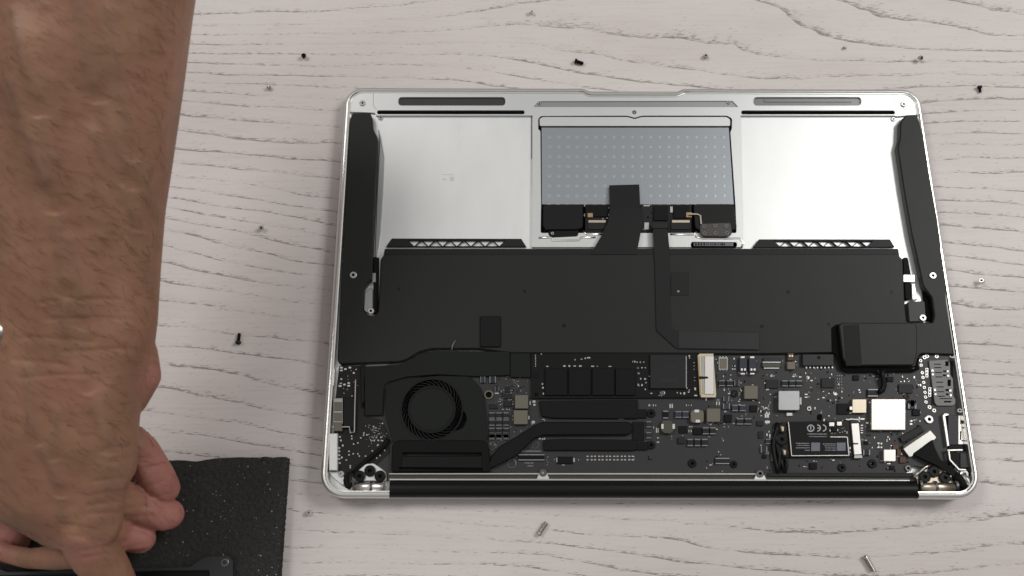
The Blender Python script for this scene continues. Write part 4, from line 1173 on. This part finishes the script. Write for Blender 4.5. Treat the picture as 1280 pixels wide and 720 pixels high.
M['black_steel'] = mat('blackened steel', S(16, 15, 15), .4, .3, .1, 900, spec=.3)
SC = [
    (664, 16, 0, .0012, .0012, .0006, False, 'down', 'tiny silver screw, ring shaped from above, nearest the top edge above the laptop', 25),
    (724, 78, -18, .0040, .0015, .0011, True, None, 'black screw lying on its side above the thumb notch of the laptop', 0),
    (882, 70.5, 0, .0010, .0014, .0006, False, 'down', 'grey screw with round flat head above the right half of the laptop', 0),
    (1057, 59, 20, .0012, .0009, .0005, False, None, 'smallest silver screw, a faint speck above the right slot of the laptop', 0),
    (1149, 74, -50, .0016, .0014, .0008, False, 'down', 'short silver screw leaning over, off the top right corner of the laptop', 40),
    (1225, 112, -88, .0026, .0014, .0008, True, None, 'short black screw near the right edge of the picture', 0),
    (380, 71, 60, .0014, .0014, .0008, True, 'down', 'black screw standing, seen as a round dot near the forearm', 20),
    (336, 109.5, 130, .0012, .0013, .0007, False, 'up', 'short silver screw beside the forearm, below the black dot screw', 30),
    (327, 285.5, -60, .0012, .0014, .0007, False, 'down', 'silver screw with round head between the wrist and the laptop', 25),
    (298.5, 423, 90, .0046, .0015, .0009, True, None, 'long black screw lying upright in the picture beside the wrist', 0),
    (1226, 352, 170, .0014, .0015, .0008, False, 'down', 'dark grey screw right of the laptop beside the battery', 35),
    (386.5, 640.5, 45, .0012, .0014, .0007, False, 'up', 'small silver screw between the black foam and the laptop corner', 30),
    (678, 661, 56, .0062, .0013, .0012, False, None, 'long silver screw lying slanted below the middle of the laptop', 0),
    (1086, 704, -63, .0068, .0014, .0013, False, None, 'long silver screw near the bottom edge below the right hinge', 0),
]
for a_ in SC: loose_screw(*a_)

# ------------------------------------------------------------------ foam pad
def foam_material():
    m = mat('charcoal foam', S(50, 50, 48), .95, 0, .8, 800, 1.0, 1300, spec=.12)
    nt = m.node_tree; b = nt.nodes['Principled BSDF']
    tc = nt.nodes.new('ShaderNodeTexCoord')
    v = nt.nodes.new('ShaderNodeTexVoronoi'); v.inputs['Scale'].default_value = 480
    nt.links.new(tc.outputs['Object'], v.inputs['Vector'])
    n = nt.nodes.new('ShaderNodeTexNoise'); n.inputs['Scale'].default_value = 450
    nt.links.new(tc.outputs['Object'], n.inputs['Vector'])
    lt = nt.nodes.new('ShaderNodeMath'); lt.operation = 'LESS_THAN'; lt.inputs[1].default_value = .13
    nt.links.new(v.outputs['Distance'], lt.inputs[0])
    gt = nt.nodes.new('ShaderNodeMath'); gt.operation = 'GREATER_THAN'; gt.inputs[1].default_value = .545
    nt.links.new(n.outputs['Fac'], gt.inputs[0])
    mu = nt.nodes.new('ShaderNodeMath'); mu.operation = 'MULTIPLY'
    nt.links.new(lt.outputs[0], mu.inputs[0]); nt.links.new(gt.outputs[0], mu.inputs[1])
    mx = nt.nodes.new('ShaderNodeMix'); mx.data_type = 'RGBA'; mx.inputs['B'].default_value = S(170, 168, 160)
    old = b.inputs['Base Color'].links[0].from_socket
    nt.links.new(old, mx.inputs['A']); nt.links.new(mu.outputs[0], mx.inputs['Factor'])
    nt.links.new(mx.outputs['Result'], b.inputs['Base Color'])
    return m


ZFOAM = .009
bm = bmesh.new()
NX, NY = 170, 110
x0w, x1w = P(-90, 640, ZFOAM).x, P(352.5, 640, ZFOAM).x
ytop = P(300, 571, ZFOAM).y; ybot = P(300, 800, ZFOAM).y
grid = []
for j in range(NY + 1):
    row = []
    for i in range(NX + 1):
        u, w = i / NX, j / NY
        x = x0w + (x1w - x0w) * u
        # torn, wavy far edge: lower towards the hand
        yt = ytop - .0042 * max(0, min(1, (.86 - u) / .5)) - .0012 * max(0, 1 - abs(u - .74) / .05) + .0003 * mnoise.noise(Vector((u * 40, 3, 0)))
        y = yt + (ybot - yt) * w
        if u > .98: x += .0004 * mnoise.noise(Vector((9, w * 60, 0)))
        e_ = min(u, 1 - u, w, 1 - w)
        z = ZFOAM + .00035 * mnoise.noise(Vector((x * 500, y * 500, 0))) + .0006 * mnoise.noise(Vector((x * 60, y * 60, 2)))
        z -= .0010 * max(0, 1 - e_ / .012) ** 2
        if w < .06 and .6 < u < .93: z -= .0012 * (1 - w / .06)
        row.append(bm.verts.new((x, y, z)))
    grid.append(row)
for j in range(NY):
    for i in range(NX):
        bm.faces.new((grid[j][i], grid[j + 1][i], grid[j + 1][i + 1], grid[j][i + 1]))
edge = grid[0] + [r[-1] for r in grid[1:]] + grid[-1][-2::-1] + [r[0] for r in grid[-2:0:-1]]
mid_ = [bm.verts.new((v.co.x + .0006 * mnoise.noise(v.co * 900), v.co.y + .0006 * mnoise.noise(v.co * 700), .0045)) for v in edge]
low = [bm.verts.new((v.co.x, v.co.y, .0)) for v in edge]
for A_, B_ in ((edge, mid_), (mid_, low)):
    for i in range(len(edge)):
        k = (i + 1) % len(edge)
        bm.faces.new((A_[i], A_[k], B_[k], B_[i]))
bmesh.ops.recalc_face_normals(bm, faces=bm.faces)
me = bpy.data.meshes.new('foam_pad'); bm.to_mesh(me); bm.free()
me.materials.append(foam_material())
foam = bpy.data.objects.new('foam_pad', me); COL.objects.link(foam)
tag(foam, 'charcoal speckled foam pad under the hand at the lower left', 'foam pad')

# bracket lying on the foam
ZBR = .0118
outer = [(-80, 712)] + zS((0, 472), (40, 488), (390, 476), (860, 466), (1010, 462), (1040, 440), (1080, 412), (1130, 404), (1218, 404), (1240, 430)) + [(291, 716), (292, 800), (-80, 800)]
inner = [(-70, 719)] + zS((30, 512), (420, 502), (860, 486), (1112, 484)) + [(261, 718), (262, 790), (-70, 790)]
br = MB().prism([fillet(outer, 1.5, 3), inner], ZBR - .0018, ZBR, bev=.0004, bottom=True)
br = br.build('bracket', M['frame'])
tag(br, 'grey metal bracket frame on the foam pad with a screw hole in its corner', 'bracket')
fixed_screw(zS((1198, 440))[0][0], zS((1198, 440))[0][1], ZBR - .0004, .0020, br, 'steel_dark', 'hole', .0006, 'eyelet', .55)
MB().prism(inner, ZBR - .0021, ZBR - .0012, bev=.0001).build('inner_plate', M['black'], br)

# ------------------------------------------------------------------ person: forearm and hand
def skin_material():
    m = bpy.data.materials.new('skin'); m.use_nodes = True
    nt = m.node_tree; N = nt.nodes; L = nt.links; b = N['Principled BSDF']
    tc = N.new('ShaderNodeTexCoord')

    def noise(scale, sc, det=3):
        mp = N.new('ShaderNodeMapping'); mp.inputs['Scale'].default_value = sc
        L.new(tc.outputs['Object'], mp.inputs['Vector'])
        n = N.new('ShaderNodeTexNoise'); n.inputs['Scale'].default_value = scale; n.inputs['Detail'].default_value = det
        L.new(mp.outputs[0], n.inputs['Vector']); return n.outputs['Fac']

    def ramp(x, stops):
        r = N.new('ShaderNodeValToRGB'); e = r.color_ramp.elements
        e[0].position, e[0].color = stops[0]; e[1].position, e[1].color = stops[1]
        for p_, c in stops[2:]:
            k = e.new(p_); k.color = c
        L.new(x, r.inputs[0]); return r.outputs[0]

    base = ramp(noise(60, (1, .45, 1), 5), [(.28, (.225, .116, .068, 1)), (.72, (.325, .170, .104, 1)), (.5, (.275, .142, .085, 1))])
    red = ramp(noise(55, (1, 1, 1), 3), [(.45, (0, 0, 0, 1)), (.72, (1, 1, 1, 1))])
    mx = N.new('ShaderNodeMix'); mx.data_type = 'RGBA'; mx.inputs['B'].default_value = (.30, .125, .095, 1)
    mu = N.new('ShaderNodeMath'); mu.operation = 'MULTIPLY'; mu.inputs[1].default_value = .40
    L.new(red, mu.inputs[0]); L.new(mu.outputs[0], mx.inputs['Factor']); L.new(base, mx.inputs['A'])
    # fingers and heel of the hand are pinker: vertex attribute
    at = N.new('ShaderNodeAttribute'); at.attribute_name = 'pink'
    mx2 = N.new('ShaderNodeMix'); mx2.data_type = 'RGBA'; mx2.inputs['B'].default_value = (.36, .150, .120, 1)
    av = N.new('ShaderNodeAttribute'); av.attribute_name = 'vein'
    mv = N.new('ShaderNodeMix'); mv.data_type = 'RGBA'; mv.inputs['B'].default_value = (.175, .120, .078, 1)
    L.new(av.outputs['Fac'], mv.inputs['Factor']); L.new(mx.outputs['Result'], mv.inputs['A'])
    L.new(at.outputs['Fac'], mx2.inputs['Factor']); L.new(mv.outputs['Result'], mx2.inputs['A'])
    L.new(mx2.outputs['Result'], b.inputs['Base Color'])
    b.inputs['Roughness'].default_value = .52
    b.inputs['Specular IOR Level'].default_value = .4
    b.inputs['Subsurface Weight'].default_value = .12
    b.inputs['Subsurface Radius'].default_value = (.004, .0016, .0009)
    b.inputs['Subsurface Scale'].default_value = 1.0
    h1 = noise(330, (.75, 1.0, 1), 5)       # fine creases
    h2 = noise(1300, (1, 1, 1), 3)          # pores
    ad = N.new('ShaderNodeMath'); ad.operation = 'MULTIPLY_ADD'; ad.inputs[1].default_value = .35
    L.new(h2, ad.inputs[0]); L.new(h1, ad.inputs[2])
    bp = N.new('ShaderNodeBump'); bp.inputs['Strength'].default_value = .32; bp.inputs['Distance'].default_value = .0006
    L.new(ad.outputs[0], bp.inputs['Height']); L.new(bp.outputs[0], b.inputs['Normal'])
    return m


body = MB()
def loft(rings, n=28):
    """(px, py, z, half width in px, half thickness in m): elliptical sections along the limb"""
    cs = [(P(x, y, z), hw * px_size(x, y, z), ht) for x, y, z, hw, ht in rings]
    prev = None
    first = None
    for i, (c, a_, t_) in enumerate(cs):
        d = (cs[min(i + 1, len(cs) - 1)][0] - cs[max(i - 1, 0)][0]).normalized()
        u = (Vector((1, 0, 0)) - d * d.x).normalized()
        w = u.cross(d)
        r = body.ring([c + u * a_ * math.cos(2 * math.pi * k / n) + w * t_ * math.sin(2 * math.pi * k / n) for k in range(n)])
        if prev: body.bridge(prev, r)
        else: first = r
        prev = r
    body.face(first[::-1]); body.face(prev)


def limb(pts, n=16):
    """(px, py, z, radius in px) joints of a finger; rounded ends"""
    P3 = [(P(x, y, z), r * px_size(x, y, z)) for x, y, z, r in pts]
    seq = []
    for i in range(len(P3) - 1):
        (a_, ra_), (b_, rb2) = P3[i], P3[i + 1]
        for k in range(6):
            t = k / 6; seq.append((a_.lerp(b_, t), ra_ + (rb2 - ra_) * t))
    seq.append(P3[-1])
    d0 = (P3[1][0] - P3[0][0]).normalized(); d1 = (P3[-1][0] - P3[-2][0]).normalized()
    pre = [(P3[0][0] - d0 * P3[0][1] * math.sin(a_), P3[0][1] * math.cos(a_)) for a_ in (1.5, 1.2, .8, .4)]
    post = [(P3[-1][0] + d1 * P3[-1][1] * math.sin(a_), P3[-1][1] * math.cos(a_)) for a_ in (.4, .8, 1.2, 1.5)]
    seq = pre + seq + post
    body.tube([p for p, _ in seq], [r for _, r in seq], n)


# arm and back of the hand, softened on their own before the fingers join
loft([(126, -150, .165, 135, .036), (112, -60, .158, 135, .035), (104, 0, .152, 134, .034), (98, 90, .140, 129, .032), (94, 180, .128, 121, .029), (92, 260, .117, 112, .026), (93, 330, .107, 106, .024), (92, 390, .098, 104, .022), (84, 440, .091, 106, .021), (78, 490, .084, 98, .020),
      (72, 540, .077, 100, .0185), (68, 585, .069, 103, .017), (70, 612, .064, 100, .0155), (90, 638, .058, 72, .014), (104, 668, .050, 46, .012)])
limb([(146, 300, .119, 26), (152, 420, .101, 30), (134, 505, .088, 32), (130, 600, .072, 30), (126, 660, .056, 26)])
limb([(70, -200, .172, 60), (66, 60, .160, 58), (70, 200, .139, 50), (76, 330, .116, 42), (72, 430, .100, 36)])
limb([(180, 0, .150, 40), (165, 180, .130, 44), (160, 300, .112, 40)])
limb([(95, 470, .097, 16), (100, 560, .085, 14), (106, 650, .065, 20)])
limb([(60, 480, .097, 16), (58, 550, .084, 14), (62, 600, .072, 16)])
limb([(20, 480, .092, 18), (10, 560, .078, 18)])
limb([(20, 360, .104, 34), (8, 430, .096, 32)])
limb([(-40, 550, .062, 60), (-24, 588, .056, 48), (4, 616, .054, 30), (40, 632, .056, 22)])
arm = body.build('raw_arm', None)
arm.modifiers.new('union', 'REMESH').mode = 'VOXEL'
arm.modifiers['union'].voxel_size = .0016
sm = arm.modifiers.new('soften', 'SMOOTH'); sm.factor = .5; sm.iterations = 26
dg = bpy.context.evaluated_depsgraph_get()
am = bpy.data.meshes.new_from_object(arm.evaluated_get(dg))
bpy.data.objects.remove(arm)
body = MB()
body.v = [tuple(v.co) for v in am.vertices]
body.f = [tuple(p.vertices) for p in am.polygons]
body.m = [0] * len(body.f)
# heel of the hand on the little finger side
limb([(176, 440, .088, 20), (180, 470, .082, 21), (164, 500, .076, 20)])
# curled little, ring and middle finger
limb([(140, 540, .058, 26), (178, 566, .046, 22), (197, 597, .036, 21.5), (206, 610, .030, 19)])
limb([(130, 616, .052, 26), (168, 630, .036, 22), (194, 641, .028, 21), (211, 643, .024, 19)])
limb([(118, 652, .048, 26), (150, 668, .032, 20), (176, 673, .026, 18.5)])
# index pressing down past the frame, thumb and web at the left
limb([(104, 656, .058, 34), (114, 682, .050, 31), (134, 714, .038, 28), (152, 748, .026, 25), (160, 775, .018, 20)])
limb([(104, 688, .046, 22), (70, 697, .036, 15.5), (36, 698, .029, 12.5), (10, 692, .025, 11), (-30, 676, .022, 14)])
limb([(-60, 640, .022, 24), (-24, 662, .018, 23), (16, 672, .016, 22)])
skin = skin_material()
raw = body.build('raw_body', skin)
raw.modifiers.new('union', 'REMESH').mode = 'VOXEL'
raw.modifiers['union'].voxel_size = .0009
sm = raw.modifiers.new('soften', 'SMOOTH'); sm.factor = .5; sm.iterations = 3
dg = bpy.context.evaluated_depsgraph_get()
me = bpy.data.meshes.new_from_object(raw.evaluated_get(dg))
bpy.data.objects.remove(raw)
me.name = 'person'
# fold relief and pinkness
pk_c = [(P(x, y, z), r * px_size(x, y, z)) for x, y, z, r in ((205, 600, .033, 34), (208, 640, .026, 36), (176, 670, .028, 28), (188, 468, .082, 26), (185, 575, .045, 30), (0, 675, .02, 36), (100, 690, .06, 24), (85, 480, .105, 30), (120, 30, .185, 40))]
pk_w = (1, 1, 1, .8, .9, 1, .45, .3, .2)
attr = me.attributes.new('pink', 'FLOAT', 'POINT')
vals = []
for v in me.vertices:
    co = v.co
    k = 0
    for (c, r), w_ in zip(pk_c, pk_w):
        d = (co - c).length / r
        if d < 1.6: k = max(k, w_ * max(0, min(1, 1.6 - d)))
    vals.append(k)
attr.data.foreach_set('value', vals)
def R2(pts, z):
    return [P(x, y, z).to_2d() for x, y in pts]


# raised veins and tendons, sunk skin creases: polyline, width, height
RELIEF = [(R2(((128, 330), (120, 400), (104, 470), (114, 540), (104, 600), (112, 650)), .105), .0026, .0011),
          (R2(((40, 130), (56, 230), (46, 320), (30, 380)), .150), .0032, .0013),
          (R2(((150, 40), (140, 150), (152, 260), (150, 330)), .160), .0030, .0012),
          (R2(((60, 470), (48, 540), (62, 600), (50, 640)), .092), .0024, .0010),
          (R2(((86, 520), (70, 560), (62, 600)), .090), .0020, .0008),
          (R2(((96, -20), (88, 70), (100, 150), (92, 210)), .180), .0028, .0012),
          (R2(((100, 150), (118, 220), (112, 300)), .165), .0024, .0010),
          (R2(((150, 500), (140, 560), (146, 610)), .085), .0024, .0009),
          (R2(((20, 20), (30, 100), (16, 180)), .175), .0030, .0011)]
for x0_, y0_, x1_, y1_, z_ in ((128, 604, 168, 594, .075), (122, 622, 168, 610, .072), (118, 634, 164, 626, .070), (120, 645, 160, 640, .066), (60, 384, 150, 376, .115), (70, 404, 170, 398, .112), (40, 426, 120, 430, .108), (90, 445, 180, 436, .104), (84, 668, 120, 676, .068), (76, 655, 116, 662, .070), (176, 574, 206, 566, .05), (182, 584, 214, 576, .05), (176, 628, 190, 650, .04), (184, 626, 198, 650, .04), (20, 452, 90, 458, .106), (30, 474, 120, 468, .104), (110, 690, 150, 680, .055), (114, 698, 156, 688, .052)):
    RELIEF.append((R2(((x0_, y0_), (x1_, y1_)), z_), .0008, -.00032))
nrms = [v.normal.copy() for v in me.vertices]
vein = [0.0] * len(me.vertices)
for v, nv in zip(me.vertices, nrms):
    co = v.co
    if nv.z > .1:
        f = mnoise.noise(Vector((co.x * 60, co.y * 40, co.z * 60))) * .0008 + mnoise.noise(Vector((co.x * 150, co.y * 190, co.z * 150))) * .00022
        for pl, wd, ht in RELIEF:
            for k in range(len(pl) - 1):
                a_, b_ = pl[k], pl[k + 1]
                ab = b_ - a_; q = Vector((co.x, co.y)) - a_
                t = max(0, min(1, q.dot(ab) / ab.length_squared))
                d = (q - ab * t).length / wd
                if d < 2.6:
                    f += ht * math.exp(-d * d) * (.75 if len(pl) > 2 else 1)
                    if ht > 0: vein[v.index] = max(vein[v.index], .30 * math.exp(-d * d * 1.5))
                    break
        v.co = co + nv * f
me.attributes.new('vein', 'FLOAT', 'POINT').data.foreach_set('value', vein)
me.materials.clear(); me.materials.append(skin)
me.polygons.foreach_set('use_smooth', [True] * len(me.polygons))
me.update()
person = bpy.data.objects.new('person', me); COL.objects.link(person)
tag(person, 'bare forearm and hand of a person reaching down onto the foam pad', 'person')

# fine dark hair on the arm
hm = MB(); rr = random.Random(31)
cand = [p for p in me.polygons if p.normal.z > .25]
Lh = 0
while Lh < 2200 and cand:
    p_ = rr.choice(cand)
    c = p_.center
    if c.y < -.145 or (c.y < -.10 and rr.random() < .6): continue
    nrm = p_.normal
    dirn = Vector((rr.gauss(.8, .25), rr.gauss(-.45, .25), 0))
    dirn = (dirn - nrm * dirn.dot(nrm)).normalized()
    ln = rr.uniform(.004, .009)
    a_ = c - nrm * .0002; b_ = c + dirn * ln * .5 + nrm * .0010; e_ = c + dirn * ln + nrm * rr.uniform(.0002, .0012)
    hm.tube([a_, b_, e_], [.00005, .000045, .00002], 3)
    Lh += 1
hair = hm.build('hair', mat('arm hair', S(74, 52, 38), .5), person, kind='stuff')

# silver knob that shows at the wrist, at the left border
kc = P(-4, 414, .1085)
kax = Vector((-.75, -.1, .65)).normalized()
k_ = MB().lathe(kc, [(.0045, -.006), (.0052, -.004), (.0056, 0), (.0054, .0016), (.0046, .0024), (.0030, .0026)], 28, None, kax)
knob = k_.build('metal_knob', M['steel'], smooth=True)
tag(knob, 'small silver metal knob against the wrist at the left border', 'knob')
